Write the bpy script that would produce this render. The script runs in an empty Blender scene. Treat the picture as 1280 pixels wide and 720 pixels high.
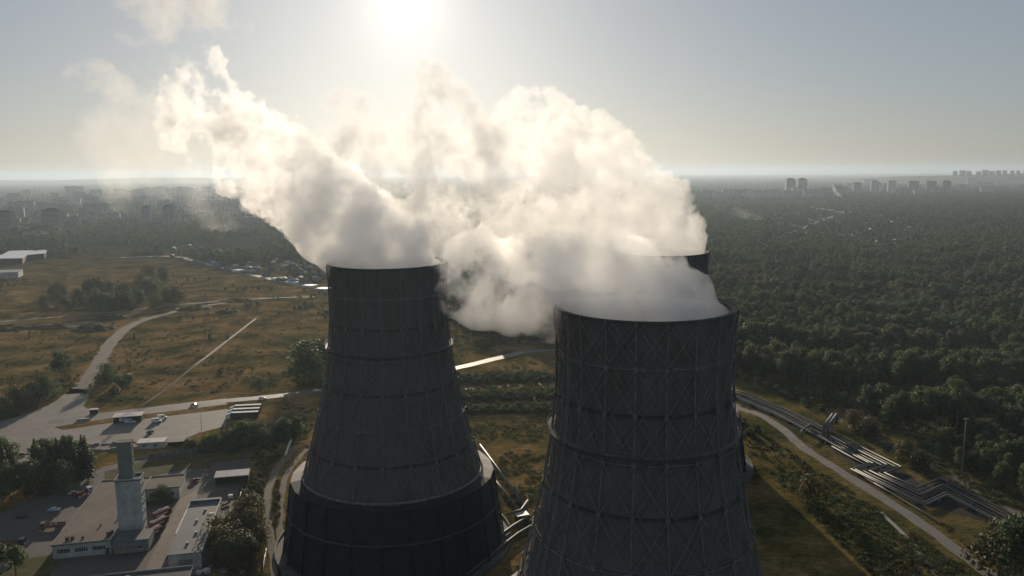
import bpy, bmesh, math, random
from mathutils import Vector, Matrix, noise
random.seed(7)
S = bpy.context.scene
COL = S.collection
PI = math.pi
R = math.radians

# ------------------------------------------------------------------ camera
HC = 130.0                       # height of the drone
FPX = 985.0                      # focal length in pixels of a 1280 wide frame
PITCH = math.atan(144 / FPX)
ROLL = R(0.4)
cam_d = bpy.data.cameras.new("camera")
cam_d.sensor_width = 36.0
cam_d.lens = 36.0 * FPX / 1280.0
cam_d.clip_start = 1.0
cam_d.clip_end = 80000.0
cam = bpy.data.objects.new("camera", cam_d)
COL.objects.link(cam)
cam.matrix_world = (Matrix.Translation((0, 0, HC)) @ Matrix.Rotation(PI / 2 - PITCH, 4, 'X')
                    @ Matrix.Rotation(-ROLL, 4, 'Z'))
S.camera = cam


def ray(px, py):
    """direction of the sight line through a point of the 1280x720 photograph"""
    c, s = math.cos(ROLL), math.sin(ROLL)
    a, b = px - 640, py - 360
    u, w = (a * c - b * s) / FPX, (a * s + b * c) / FPX
    return Vector((u, math.cos(PITCH) - w * math.sin(PITCH), -math.sin(PITCH) - w * math.cos(PITCH)))


def at(px, py, z=0.0):
    d = ray(px, py)
    return Vector((0, 0, HC)) + d * ((z - HC) / d.z)


def at_y(px, py, y):
    d = ray(px, py)
    return Vector((0, 0, HC)) + d * (y / d.y)


# ------------------------------------------------------------------ render set-up, sky, sun, air
SUN_DIR = ray(506, 2).normalized()             # towards the sun
SUN_EL = math.asin(SUN_DIR.z)
SUN_AZ = math.atan2(SUN_DIR.x, SUN_DIR.y)       # clockwise from +Y
S.view_settings.view_transform = 'Standard'
S.view_settings.look = 'None'
S.view_settings.exposure = EXPO = 0.0
S.view_settings.gamma = 1
S.view_settings.use_curve_mapping = False
S.render.engine = 'CYCLES'
S.cycles.max_bounces = 50
S.cycles.diffuse_bounces = 2
S.cycles.glossy_bounces = 2
S.cycles.transmission_bounces = 2
S.cycles.transparent_max_bounces = 16
S.cycles.volume_bounces = 48
S.cycles.volume_max_steps = 1024
S.cycles.volume_step_rate = 0.2
S.cycles.use_denoising = True
S.cycles.denoiser = 'OPENIMAGEDENOISE'
S.cycles.sample_clamp_indirect = 10.0

W = bpy.data.worlds.new("World")
S.world = W
W.use_nodes = True
nt = W.node_tree
for n in list(nt.nodes):
    nt.nodes.remove(n)
N, L = nt.nodes, nt.links
out = N.new('ShaderNodeOutputWorld')
bg = N.new('ShaderNodeBackground')
bg.inputs['Strength'].default_value = 0.142
sky = N.new('ShaderNodeTexSky')
sky.sky_type = 'NISHITA'
sky.sun_disc = False
sky.sun_elevation = SUN_EL
sky.sun_rotation = SUN_AZ
sky.altitude = 200
sky.air_density = 1.0
sky.dust_density = 1.0
sky.ozone_density = 1.5
# the hazy sun itself: a bright core with a wide aureole round the sun's direction
tc = N.new('ShaderNodeTexCoord')
dot = N.new('ShaderNodeVectorMath'); dot.operation = 'DOT_PRODUCT'
dot.inputs[1].default_value = SUN_DIR
L.new(tc.outputs['Generated'], dot.inputs[0])
ac = N.new('ShaderNodeMath'); ac.operation = 'ARCCOSINE'; ac.use_clamp = False
L.new(dot.outputs['Value'], ac.inputs[0])


def lobe(width_deg, amp):
    m = N.new('ShaderNodeMath'); m.operation = 'DIVIDE'; m.inputs[1].default_value = R(width_deg)
    L.new(ac.outputs[0], m.inputs[0])
    p = N.new('ShaderNodeMath'); p.operation = 'POWER'; p.inputs[1].default_value = 2.0
    L.new(m.outputs[0], p.inputs[0])
    ng = N.new('ShaderNodeMath'); ng.operation = 'MULTIPLY'; ng.inputs[1].default_value = -1
    L.new(p.outputs[0], ng.inputs[0])
    e = N.new('ShaderNodeMath'); e.operation = 'EXPONENT'
    L.new(ng.outputs[0], e.inputs[0])
    a = N.new('ShaderNodeMath'); a.operation = 'MULTIPLY'; a.inputs[1].default_value = amp
    L.new(e.outputs[0], a.inputs[0])
    return a


l1, l2 = lobe(3.0, 2.2), lobe(9.0, 0.9)
ad = N.new('ShaderNodeMath'); ad.operation = 'ADD'
L.new(l1.outputs[0], ad.inputs[0]); L.new(l2.outputs[0], ad.inputs[1])
glow = N.new('ShaderNodeVectorMath'); glow.operation = 'SCALE'
glow.inputs[0].default_value = (1.0, 0.92, 0.79)
L.new(ad.outputs[0], glow.inputs['Scale'])
hs = N.new('ShaderNodeHueSaturation')
hs.inputs['Saturation'].default_value = 0.85
L.new(sky.outputs[0], hs.inputs['Color'])
sm = N.new('ShaderNodeVectorMath'); sm.operation = 'ADD'
gm = N.new('ShaderNodeGamma'); gm.inputs['Gamma'].default_value = 0.5
L.new(hs.outputs['Color'], gm.inputs['Color'])
tint = N.new('ShaderNodeVectorMath'); tint.operation = 'MULTIPLY'
tint.inputs[1].default_value = (0.93, 1.0, 1.12)
L.new(gm.outputs['Color'], tint.inputs[0])
L.new(tint.outputs[0], sm.inputs[0]); L.new(glow.outputs[0], sm.inputs[1])
L.new(sm.outputs[0], bg.inputs['Color'])
L.new(bg.outputs[0], out.inputs['Surface'])

sun_d = bpy.data.lights.new("sun", 'SUN')
sun_d.energy = 5.0
sun_d.angle = R(0.6)
sun_d.color = (1.0, 0.84, 0.64)
sun = bpy.data.objects.new("sun", sun_d)
COL.objects.link(sun)
sun.rotation_euler = SUN_DIR.to_track_quat('Z', 'Y').to_euler()
sun.location = SUN_DIR * 400

# ------------------------------------------------------------------ helpers


def tag(o, label=None, cat=None, group=None, kind=None):
    if label: o['label'] = label
    if cat: o['category'] = cat
    if group: o['group'] = group
    if kind: o['kind'] = kind
    return o


def obj(name, bm_or_mesh, mat=None, parent=None, smooth=False):
    if isinstance(bm_or_mesh, bmesh.types.BMesh):
        me = bpy.data.meshes.new(name)
        bm_or_mesh.to_mesh(me)
        bm_or_mesh.free()
    else:
        me = bm_or_mesh
    if mat is not None and not me.materials:
        for m in (mat if isinstance(mat, (list, tuple)) else [mat]):
            me.materials.append(m)
    if smooth:
        for p in me.polygons: p.use_smooth = True
    o = bpy.data.objects.new(name, me)
    COL.objects.link(o)
    if parent is not None: o.parent = parent
    return o


def thing(name, label, cat, loc=(0, 0, 0), rz=0.0, group=None):
    o = bpy.data.objects.new(name, None)
    o.empty_display_size = 1
    COL.objects.link(o)
    o.location = loc
    o.rotation_euler = (0, 0, rz)
    return tag(o, label, cat, group)


def copy_tree(o, parent=None):
    c = o.copy()
    COL.objects.link(c)
    if parent is not None: c.parent = parent
    for ch in list(o.children): copy_tree(ch, c)
    return c


def box(bm, x0, x1, y0, y1, z0, z1, rz=0.0, c=(0, 0, 0), mi=0):
    co, si = math.cos(rz), math.sin(rz)
    v = []
    for z in (z0, z1):
        for (x, y) in ((x0, y0), (x1, y0), (x1, y1), (x0, y1)):
            v.append(bm.verts.new((c[0] + x * co - y * si, c[1] + x * si + y * co, c[2] + z)))
    for f in ((3, 2, 1, 0), (4, 5, 6, 7), (0, 1, 5, 4), (1, 2, 6, 5), (2, 3, 7, 6), (3, 0, 4, 7)):
        fc = bm.faces.new([v[i] for i in f]); fc.material_index = mi
    return v


def tube(bm, pts, r, seg=8, cap=True, mi=0):
    """round bar along a polyline with mitred bends; r a number or one per point"""
    pts = [Vector(p) for p in pts]
    rings = []
    n = len(pts)
    for i, p in enumerate(pts):
        a = (pts[i] - pts[i - 1]).normalized() if i > 0 else (pts[1] - pts[0]).normalized()
        b = (pts[i + 1] - pts[i]).normalized() if i < n - 1 else a
        t = (a + b)
        t = t.normalized() if t.length > 1e-6 else a
        up = Vector((0, 0, 1)) if abs(t.z) < 0.9 else Vector((1, 0, 0))
        s = t.cross(up).normalized(); u = s.cross(t).normalized()
        k = 1.0 / max(0.5, math.sqrt(max(0.0, (1 + a.dot(b)) / 2)))
        rr = r[i] if isinstance(r, (list, tuple)) else r
        # widen only across the mitre
        bend = (b - a)
        bd = bend.normalized() if bend.length > 1e-6 else None
        ring = []
        for j in range(seg):
            an = 2 * PI * j / seg
            d = s * math.cos(an) * rr + u * math.sin(an) * rr
            if bd is not None:
                q = d.dot(bd)
                d = d + bd * q * (k - 1)
            ring.append(bm.verts.new(p + d))
        rings.append(ring)
    for i in range(n - 1):
        for j in range(seg):
            f = bm.faces.new((rings[i][j], rings[i][(j + 1) % seg], rings[i + 1][(j + 1) % seg], rings[i + 1][j]))
            f.material_index = mi; f.smooth = True
    if cap:
        bm.faces.new(list(reversed(rings[0]))).material_index = mi
        bm.faces.new(rings[-1]).material_index = mi


def poly(bm, pts, z=None, mi=0):
    f = bm.faces.new([bm.verts.new((p[0], p[1], p[2] if z is None else z)) for p in pts])
    f.material_index = mi
    if f.normal.z < 0 or (f.normal_update() or f.normal.z < 0): f.normal_flip()
    return f


class Mat:
    """a small wrapper round a node tree: noise-broken colours on a Principled BSDF"""
    def __init__(self, name, rough=0.8, spec=0.3, metal=0.0):
        self.m = bpy.data.materials.new(name)
        self.m.use_nodes = True
        self.t = self.m.node_tree
        self.b = self.t.nodes['Principled BSDF']
        self.b.inputs['Roughness'].default_value = rough
        self.b.inputs['Specular IOR Level'].default_value = spec
        self.b.inputs['Metallic'].default_value = metal
        self.co = self.n('ShaderNodeTexCoord').outputs['Object']

    def n(self, t): return self.t.nodes.new(t)
    def l(self, a, b): self.t.links.new(a, b)

    def noise(self, scale, detail=4, rough=0.55, vec=None, dist=0.0):
        n = self.n('ShaderNodeTexNoise')
        n.inputs['Scale'].default_value = scale
        n.inputs['Detail'].default_value = detail
        n.inputs['Roughness'].default_value = rough
        n.inputs['Distortion'].default_value = dist
        self.l(vec or self.co, n.inputs['Vector'])
        return n.outputs['Fac']

    def ramp(self, fac, stops):
        r = self.n('ShaderNodeValToRGB')
        cr = r.color_ramp
        while len(cr.elements) < len(stops): cr.elements.new(0.5)
        for e, (p, c) in zip(cr.elements, stops):
            e.position = p
            e.color = (c[0], c[1], c[2], 1) if isinstance(c, (tuple, list)) else (c, c, c, 1)
        self.l(fac, r.inputs[0])
        return r.outputs[0]

    def mix(self, fac, a, b, mode='MIX'):
        x = self.n('ShaderNodeMix'); x.data_type = 'RGBA'; x.blend_type = mode
        if isinstance(fac, (int, float)): x.inputs['Factor'].default_value = fac
        else: self.l(fac, x.inputs['Factor'])
        for k, v in (('A', a), ('B', b)):
            s = [i for i in x.inputs if i.name == k and i.type == 'RGBA'][0]
            if isinstance(v, (tuple, list)): s.default_value = (v[0], v[1], v[2], 1)
            else: self.l(v, s)
        return [o for o in x.outputs if o.type == 'RGBA'][0]

    def math(self, op, a, b=None):
        x = self.n('ShaderNodeMath'); x.operation = op
        for i, v in enumerate((a, b)):
            if v is None: continue
            if isinstance(v, (int, float)): x.inputs[i].default_value = v
            else: self.l(v, x.inputs[i])
        return x.outputs[0]

    def color(self, c):
        if isinstance(c, (tuple, list)): self.b.inputs['Base Color'].default_value = (c[0], c[1], c[2], 1)
        else: self.l(c, self.b.inputs['Base Color'])
        return self

    def bump(self, h, strength=0.4, dist=0.1):
        b = self.n('ShaderNodeBump')
        b.inputs['Strength'].default_value = strength
        b.inputs['Distance'].default_value = dist
        self.l(h, b.inputs['Height'])
        self.l(b.outputs[0], self.b.inputs['Normal'])
        return self


def weathered(name, col, var=0.35, scale=0.6, rough=0.8, spec=0.3, metal=0.0, per_object=0.0):
    m = Mat(name, rough, spec, metal)
    n1 = m.noise(scale, 6, 0.65)
    lo = [c * (1 - var) for c in col]; hi = [min(1, c * (1 + var)) for c in col]
    c = m.ramp(n1, [(0.3, lo), (0.5, col), (0.72, hi)])
    if per_object:
        oi = m.n('ShaderNodeObjectInfo')
        v = m.ramp(oi.outputs['Random'], [(0, 1 - per_object), (1, 1 + per_object * 0.0 + per_object)])
        c = m.mix(1.0, c, v, 'MULTIPLY')
    m.color(c)
    return m.m
# ------------------------------------------------------------------ cooling towers
TOWERS = {'R': (30.0, 176.0), 'L': (-42.5, 268.0), 'T': (65.0, 342.0)}
TH, TRT, TZT, TB = 100.0, 19.3, 88.0, 50.0
ZS = 26.0                                            # lower edge of the clad shell


def rad(z): return TRT * math.sqrt(1 + ((TZT - z) / TB) ** 2)


NS = 40                                              # panels round


def cyl(r, th, z): return Vector((r * math.cos(th), r * math.sin(th), z))


def tower_mats():
    m = Mat('weathered_cladding', 0.75, 0.3)
    st = m.n('ShaderNodeMapping'); st.inputs['Scale'].default_value = (0.5, 0.5, 0.06)
    m.l(m.co, st.inputs[0])
    a = m.noise(1.1, 6, 0.7, st.outputs[0])
    b = m.noise(0.12, 4, 0.6)
    geo = m.n('ShaderNodeNewGeometry')
    rnd = geo.outputs['Random Per Island']
    c = m.ramp(a, [(0.3, (0.09, 0.09, 0.09)), (0.52, (0.125, 0.124, 0.122)), (0.75, (0.165, 0.162, 0.158))])
    c = m.mix(m.ramp(b, [(0.4, 0.0), (0.65, 0.6)]), c, (0.10, 0.078, 0.062))
    c = m.mix(0.45, c, m.ramp(rnd, [(0, 0.55), (1, 1.0)]), 'MULTIPLY')
    m.color(c)
    m.bump(m.noise(2.5, 3), 0.3, 0.05)
    steel = weathered('dark_lattice_steel', (0.165, 0.162, 0.158), 0.5, 0.8, 0.6, 0.4, 0.0)
    rust = weathered('bleached_steel', (0.26, 0.25, 0.24), 0.5, 0.5, 0.55, 0.4)
    conc = weathered('sunlit_ring_roof', (0.36, 0.32, 0.28), 0.25, 0.3)  # paler roof colour for the sunlit part of the ring roof
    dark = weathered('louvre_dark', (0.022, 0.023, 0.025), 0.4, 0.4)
    inner = weathered('wet_inner_wall', (0.06, 0.06, 0.06), 0.3, 0.3)
    return m.m, steel, rust, conc, dark, inner


BASIN = weathered('wet_basin_concrete', (.11, .10, .09), .4, .2)
CLAD, STEEL, PALE_STEEL, SUNLIT_ROOF, LOUVRE, INNER = tower_mats()


def build_tower(loc, rz, label):
    t = thing('cooling_tower', label, 'cooling tower', (loc[0], loc[1], 0), rz, 'lattice cooling towers')
    # shell: separate slightly lapped sheets so that each panel takes its own tone
    levels = [26, 33, 40, 47, 54, 61, 68, 75, 82, 88, 94, 100]
    bm = bmesh.new()
    rng = random.Random(3)
    for i in range(len(levels) - 1):
        sub = 2
        for k in range(sub):
            za = levels[i] + (levels[i + 1] - levels[i]) * k / sub
            zb = levels[i] + (levels[i + 1] - levels[i]) * (k + 1) / sub
            for j in range(NS):
                t0, t1 = 2 * PI * j / NS, 2 * PI * (j + 1) / NS
                for h in range(2):
                    a0, a1 = t0 + (t1 - t0) * h / 2, t0 + (t1 - t0) * (h + 1) / 2
                    o = rng.uniform(-0.03, 0.03)
                    bm.faces.new([bm.verts.new(cyl(rad(z) + o, a, z)) for a, z in ((a0, za - .02), (a1, za - .02), (a1, zb), (a0, zb))])
    obj('shell', bm, CLAD, t)
    # the inside face, 0.5 m in
    bm = bmesh.new()
    zs = [26, 40, 54, 68, 82, 92, 99.9]
    vs = [[bm.verts.new(cyl(rad(z) - 0.5, 2 * PI * j / NS, z)) for j in range(NS)] for z in zs]
    for i in range(len(zs) - 1):
        for j in range(NS):
            bm.faces.new((vs[i][(j + 1) % NS], vs[i][j], vs[i + 1][j], vs[i + 1][(j + 1) % NS])).smooth = True
    obj('inner_wall', bm, INNER, t)
    # rim walkway
    bm = bmesh.new()
    prof = [(rad(100) - 0.7, 99.6), (rad(100) + 0.55, 99.6), (rad(100) + 0.55, 100.15), (rad(100) + 0.4, 100.15), (rad(100) + .4, 100.0), (rad(100) - 0.7, 100.0)]
    vs = [[bm.verts.new(cyl(r, 2 * PI * j / 80, z)) for j in range(80)] for r, z in prof]
    for i in range(len(prof)):
        q = (i + 1) % len(prof)
        for j in range(80):
            bm.faces.new((vs[i][j], vs[i][(j + 1) % 80], vs[q][(j + 1) % 80], vs[q][j]))
    bmesh.ops.recalc_face_normals(bm, faces=bm.faces)
    obj('rim', bm, INNER, t)
    # outer steel lattice
    g = 0.75
    bm = bmesh.new()
    for j in range(NS // 2):
        th = 2 * PI * j * 2 / NS
        tube(bm, [cyl(rad(z) + g, th, z) for z in levels], 0.16, 4, False)
    lv = [26, 37, 48, 59, 70, 80, 90, 99.5]
    for i in range(0, len(lv) - 1):
        for j in range(NS // 2):
            a0, a1 = 2 * PI * 2 * j / NS, 2 * PI * (2 * j + 2) / NS
            zA, zB = lv[i], lv[i + 1]
            for (p, q) in ((a0, a1), (a1, a0)):
                tube(bm, [cyl(rad(zA) + g + .15, p, zA), cyl(rad((zA + zB) / 2) + g + 0.05, (p + q) / 2, (zA + zB) / 2), cyl(rad(zB) + g + .15, q, zB)], 0.10, 4, False)
            hb = PI / NS * 2 / 2
            for (p, q) in ((a0 + hb, a1 + hb), (a1 + hb, a0 + hb)):
                tube(bm, [cyl(rad(zA) + g + .05, p, zA), cyl(rad((zA + zB) / 2) + g - .05, (p + q) / 2, (zA + zB) / 2), cyl(rad(zB) + g + .05, q, zB)], 0.075, 4, False)
            # short stand-off pieces between lattice and sheeting
            tube(bm, [cyl(rad(zA) - .1, a0, zA), cyl(rad(zA) + g + .1, a0, zA)], 0.1, 4, False)
    obj('lattice', bm, STEEL, t)
    # some lattice bars bleached by old drips: gusset plates at the nodes
    bm = bmesh.new()
    for i in range(1, len(lv) - 1):
        for j in range(NS // 2):
            a0 = 2 * PI * 2 * j / NS
            c = cyl(rad(lv[i]) + g + .3, a0, lv[i])
            box(bm, -.06, .06, -.42, .42, -.42, .42, a0, c)
    obj('gusset_plates', bm, STEEL, t)['kind'] = 'stuff'
    for i, z in enumerate(lv[:-1]):
        bm = bmesh.new()
        tube(bm, [cyl(rad(z) + g, 2 * PI * j / 80, z) for j in range(81)], 0.15, 5, False)
        tube(bm, [cyl(rad(z) + 0.12, 2 * PI * j / 80, z + .2) for j in range(81)], 0.12, 4, False)
        obj('ring_beam', bm, INNER if i % 2 else STEEL, t)
    # gallery with handrail at mid height
    for zg in (71.5,):
        bm = bmesh.new()
        for j in range(80):
            a0, a1 = 2 * PI * j / 80, 2 * PI * (j + 1) / 80
            for z0 in (zg + .3, zg + .18):
                bm.faces.new([bm.verts.new(cyl(r, a, z0)) for r, a in ((rad(zg) + .3, a0), (rad(zg) + 1.7, a0), (rad(zg) + 1.7, a1), (rad(zg) + .3, a1))])
        for hh in (.85, 1.4):
            tube(bm, [cyl(rad(zg) + 1.7, 2 * PI * j / 80, zg + hh) for j in range(81)], 0.05, 4, False)
        for j in range(80):
            th = 2 * PI * j / 80
            tube(bm, [cyl(rad(zg) + 1.7, th, zg + .2), cyl(rad(zg) + 1.7, th, zg + 1.4)], 0.05, 4, False)
        obj('gallery', bm, STEEL, t)
    # ladder in sections with hoops
    for th in (R(205),):
        bm = bmesh.new()
        for s in (-.35, .35):
            tube(bm, [cyl(rad(z) + 1.15, th + s / rad(z), z) for z in levels], 0.06, 4, False)
        z = 26.5
        while z < 99.5:
            tube(bm, [cyl(rad(z) + 1.15, th - .35 / rad(z), z), cyl(rad(z) + 1.15, th + .35 / rad(z), z)], 0.035, 4, False)
            z += 0.8
        obj('ladder', bm, PALE_STEEL, t)
    # ring roof and louvred skirt below the shell
    NP = 24
    bm = bmesh.new()
    bd = bmesh.new()
    r_in, r_out = rad(26) - 1.0, rad(26) + 4.4
    bm0 = bm
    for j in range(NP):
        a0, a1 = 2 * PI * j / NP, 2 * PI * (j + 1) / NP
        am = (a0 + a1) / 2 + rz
        bm = bd if math.sin(am) > -0.17 else bm0  # one roof in two colours: sunlit sides and back, shaded front
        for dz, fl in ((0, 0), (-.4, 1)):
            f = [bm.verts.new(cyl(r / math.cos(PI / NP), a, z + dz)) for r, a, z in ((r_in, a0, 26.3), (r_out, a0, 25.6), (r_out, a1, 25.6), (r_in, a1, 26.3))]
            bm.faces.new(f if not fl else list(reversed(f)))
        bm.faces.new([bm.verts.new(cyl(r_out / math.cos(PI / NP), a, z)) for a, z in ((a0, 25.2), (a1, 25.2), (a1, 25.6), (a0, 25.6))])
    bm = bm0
    obj('shaded_skirt_roof', bm, LOUVRE, t)  # front of the roof, the tower's shade put into its dark colour
    obj('sunlit_skirt_roof', bd, SUNLIT_ROOF, t)  # rest of the same roof, sunlight put into its pale colour
    bm = bmesh.new()
    tube(bm, [cyl(rad(26) + .5, 2 * PI * j / 80, 26.5) for j in range(81)], 0.45, 6, False)
    obj('shell_foot_ring', bm, STEEL, t)
    bm = bmesh.new()
    rw0, rw1 = r_out + 2.8, r_out - .4
    for j in range(NP):
        a0, a1 = 2 * PI * j / NP, 2 * PI * (j + 1) / NP
        nl = 14
        for k in range(nl):
            z0 = 1.2 + 24.0 * k / nl; z1 = z0 + 24.0 / nl
            ra = rw0 + (rw1 - rw0) * k / nl + .35; rb = rw0 + (rw1 - rw0) * (k + 1) / nl
            bm.faces.new([bm.verts.new(cyl(r / math.cos(PI / NP), a, z)) for r, a, z in ((ra, a0, z0), (ra, a1, z0), (rb, a1, z1), (rb, a0, z1))])
    obj('louvre_wall', bm, LOUVRE, t)
    bm = bmesh.new()
    for j in range(NP):
        a0 = 2 * PI * j / NP
        tube(bm, [cyl((rw0 + .8) / math.cos(PI / NP), a0, 0), cyl((rw1 + .5) / math.cos(PI / NP), a0, 25.1)], .3, 4)
    obj('skirt_posts', bm, LOUVRE, t)
    bm = bmesh.new()
    rl = rw0 + (rw1 - rw0) * .58 + .75
    tube(bm, [cyl(rl / math.cos(PI / NP), 2 * PI * j / NP, 15.0) for j in range(NP + 1)], .4, 5, False)
    obj('skirt_ledge', bm, INNER, t)
    bm = bmesh.new()
    for r0, r1, z0, z1 in ((rw0 + 4, rw0 + 4, 0, 1.2), (rw0 + 4, rw0 + 3.4, 1.2, 1.2), (rw0 + 3.4, rw0 + 3.4, 1.2, .5), (rw0 + 3.4, rw0 - 3, .5, .5)):
        for j in range(80):
            a0, a1 = 2 * PI * j / 80, 2 * PI * (j + 1) / 80
            bm.faces.new([bm.verts.new(cyl(r, a, z)) for r, a, z in ((r0, a0, z0), (r0, a1, z0), (r1, a1, z1), (r1, a0, z1))])
    obj('basin', bm, BASIN, t)
    return t


build_tower(TOWERS['R'], R(4), 'nearest cooling tower, standing right of centre in front of another tower')
build_tower(TOWERS['L'], R(2), 'dark cooling tower on the left, its skirt roof seen above the pipes')
build_tower(TOWERS['T'], R(7), 'rear cooling tower mostly hidden behind steam and the nearest tower').scale.z = .956

# ------------------------------------------------------------------ steam
def steam_mat(name, dens, scale, lo, hi, aniso=0.6, mouth=None):
    """white steam; near a tower mouth it is full, farther on the noise tears it open"""
    m = bpy.data.materials.new(name); m.use_nodes = True
    t = m.node_tree
    for n in list(t.nodes): t.nodes.remove(n)
    o = t.nodes.new('ShaderNodeOutputMaterial')
    v = t.nodes.new('ShaderNodeVolumePrincipled')
    v.inputs['Color'].default_value = (1.0, 1.0, 1.0, 1)
    v.inputs['Anisotropy'].default_value = aniso
    c = t.nodes.new('ShaderNodeTexCoord')
    n = t.nodes.new('ShaderNodeTexNoise')
    n.inputs['Scale'].default_value = scale
    n.inputs['Detail'].default_value = 5
    n.inputs['Roughness'].default_value = 0.68
    t.links.new(c.outputs['Object'], n.inputs['Vector'])
    r = t.nodes.new('ShaderNodeMapRange')
    r.interpolation_type = 'SMOOTHSTEP'
    r.inputs['From Min'].default_value = lo
    r.inputs['From Max'].default_value = hi
    r.inputs['To Min'].default_value = 0
    r.inputs['To Max'].default_value = dens
    src = n.outputs['Fac']
    if mouth:
        (cx, cy), d0, d1, gain, fade = mouth
        ds = t.nodes.new('ShaderNodeVectorMath'); ds.operation = 'DISTANCE'
        ds.inputs[1].default_value = (cx, cy, 100.0)
        t.links.new(c.outputs['Object'], ds.inputs[0])
        g = t.nodes.new('ShaderNodeMapRange')
        g.inputs['From Min'].default_value = d0; g.inputs['From Max'].default_value = d1
        g.inputs['To Min'].default_value = gain; g.inputs['To Max'].default_value = -fade
        t.links.new(ds.outputs['Value'], g.inputs['Value'])
        a = t.nodes.new('ShaderNodeMath'); a.operation = 'ADD'
        t.links.new(n.outputs['Fac'], a.inputs[0]); t.links.new(g.outputs[0], a.inputs[1])
        src = a.outputs[0]
    t.links.new(src, r.inputs['Value'])
    t.links.new(r.outputs[0], v.inputs['Density'])
    t.links.new(v.outputs[0], o.inputs['Volume'])
    return m


def plume(name, label, puffs, y_of, mat, seed, voxel=1.6, amp=1.0, mouth=None, deep=1.05, top=100.0):
    """puffs: (px, py, radius in px, depth y) in the photograph -> world spheres, merged and billowed"""
    bm = bmesh.new()
    for (px, py, rp, dy) in puffs:
        y = y_of + dy
        c = at_y(px, py, y)
        r = rp / FPX * y
        mt = Matrix.Translation(c) @ Matrix.Diagonal((r, r * deep, r, 1))
        bmesh.ops.create_icosphere(bm, subdivisions=3, radius=1.0, matrix=mt)
    if mouth:
        (cx, cy), r = mouth
        for z0 in (top - 2.5,):
            bmesh.ops.create_cone(bm, cap_ends=True, segments=48, radius1=r, radius2=r, depth=5.0,
                                  matrix=Matrix.Translation((cx, cy, z0)))
    me = bpy.data.meshes.new(name); bm.to_mesh(me); bm.free()
    tmp = bpy.data.objects.new(name, me); COL.objects.link(tmp)
    md = tmp.modifiers.new('remesh', 'REMESH'); md.mode = 'VOXEL'; md.voxel_size = voxel
    md2 = tmp.modifiers.new('smooth', 'SMOOTH'); md2.iterations = 3; md2.factor = .5
    dg = bpy.context.evaluated_depsgraph_get()
    me2 = bpy.data.meshes.new_from_object(tmp.evaluated_get(dg))
    bpy.data.objects.remove(tmp); bpy.data.meshes.remove(me)
    me2.name = name
    off = Vector((seed * 17.3, seed * 5.1, seed * 9.7))
    nv = [v.normal.copy() for v in me2.vertices]
    for v, nn in zip(me2.vertices, nv):
        p = v.co + off
        k = 1.0
        if mouth:
            (cx, cy), r = mouth
            d = math.hypot(v.co.x - cx, v.co.y - cy)
            k = max(0.0, min(1.0, (v.co.z - top) / 12.0))
            if v.co.z < top + .3: k = 0.0
        a = noise.noise(p / 14.0)
        b = 1 - 2 * abs(noise.noise(p / 7.0 + off))
        c2 = 1 - 2 * abs(noise.noise(p / 3.2))
        v.co += nn * amp * k * (3.2 * a + 2.6 * (b - .5) + 1.4 * (c2 - .5) + 0.7 * noise.noise(p / 1.7))
    me2.update()
    for p in me2.polygons: p.use_smooth = True
    me2.materials.clear(); me2.materials.append(mat)
    o = bpy.data.objects.new(name, me2); COL.objects.link(o)
    return tag(o, label, 'steam plume', 'steam plumes of the cooling towers')
# ------------------------------------------------------------------ ground, fields, roads
def ground_mat():
    m = Mat('dry_grassland', 1.0, 0.0)
    big = m.noise(0.004, 5, 0.6)
    mid = m.noise(0.03, 6, 0.68)
    sep = m.n('ShaderNodeSeparateXYZ'); m.l(m.co, sep.inputs[0])
    # the open field on the left is drier than the ground right of the towers
    dry = m.n('ShaderNodeMapRange'); dry.inputs['From Min'].default_value = 330; dry.inputs['From Max'].default_value = -140
    m.l(sep.outputs[0], dry.inputs['Value'])
    far = m.n('ShaderNodeMapRange'); far.inputs['From Min'].default_value = 900; far.inputs['From Max'].default_value = 1500
    m.l(sep.outputs[1], far.inputs['Value'])
    gr = m.ramp(mid, [(0.36, (0.036, 0.044, 0.015)), (0.5, (0.105, 0.098, 0.034)), (0.64, (0.18, 0.145, 0.056))])
    br = m.ramp(mid, [(0.36, (0.046, 0.048, 0.018)), (0.45, (0.115, 0.094, 0.034)), (0.54, (0.21, 0.136, 0.054)), (0.64, (0.295, 0.190, 0.085))])
    f = m.math('MULTIPLY_ADD', m.math('SUBTRACT', big, 0.5), 1.6)
    f.node.inputs[2].default_value = 0.0
    f2 = m.math('ADD', f, dry.outputs[0]); f2.node.use_clamp = True
    c = m.mix(f2, gr, br)
    city = m.ramp(m.noise(0.012, 6, 0.75), [(0.35, (0.018, 0.024, 0.014)), (0.52, (0.030, 0.036, 0.022)), (0.66, (0.045, 0.047, 0.034)), (0.78, (0.07, 0.07, 0.06))])
    c = m.mix(far.outputs[0], c, city)
    # tussocks: fine dark and pale mottling, stretched a little across the wind
    mp = m.n('ShaderNodeMapping'); mp.inputs['Scale'].default_value = (0.30, 0.55, 1); mp.inputs['Rotation'].default_value = (0, 0, 0.5)
    m.l(m.co, mp.inputs[0])
    fine = m.noise(1.0, 6, 0.75, mp.outputs[0])
    c = m.mix(1.0, c, m.ramp(fine, [(0.32, 0.45), (0.5, 0.95), (0.68, 1.45)]), 'MULTIPLY')
    m.color(c)
    m.bump(m.math('ADD', fine, m.noise(0.10, 4, 0.6)), 0.9, 0.9)
    return m.m


GROUND = ground_mat()
DIRT = weathered('trodden_earth', (0.155, 0.125, 0.092), 0.3, 0.12, 0.9, 0.15)
PALE_DIRT = weathered('dusty_track', (0.175, 0.145, 0.112), 0.3, 0.2, 0.9, 0.15)


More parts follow.
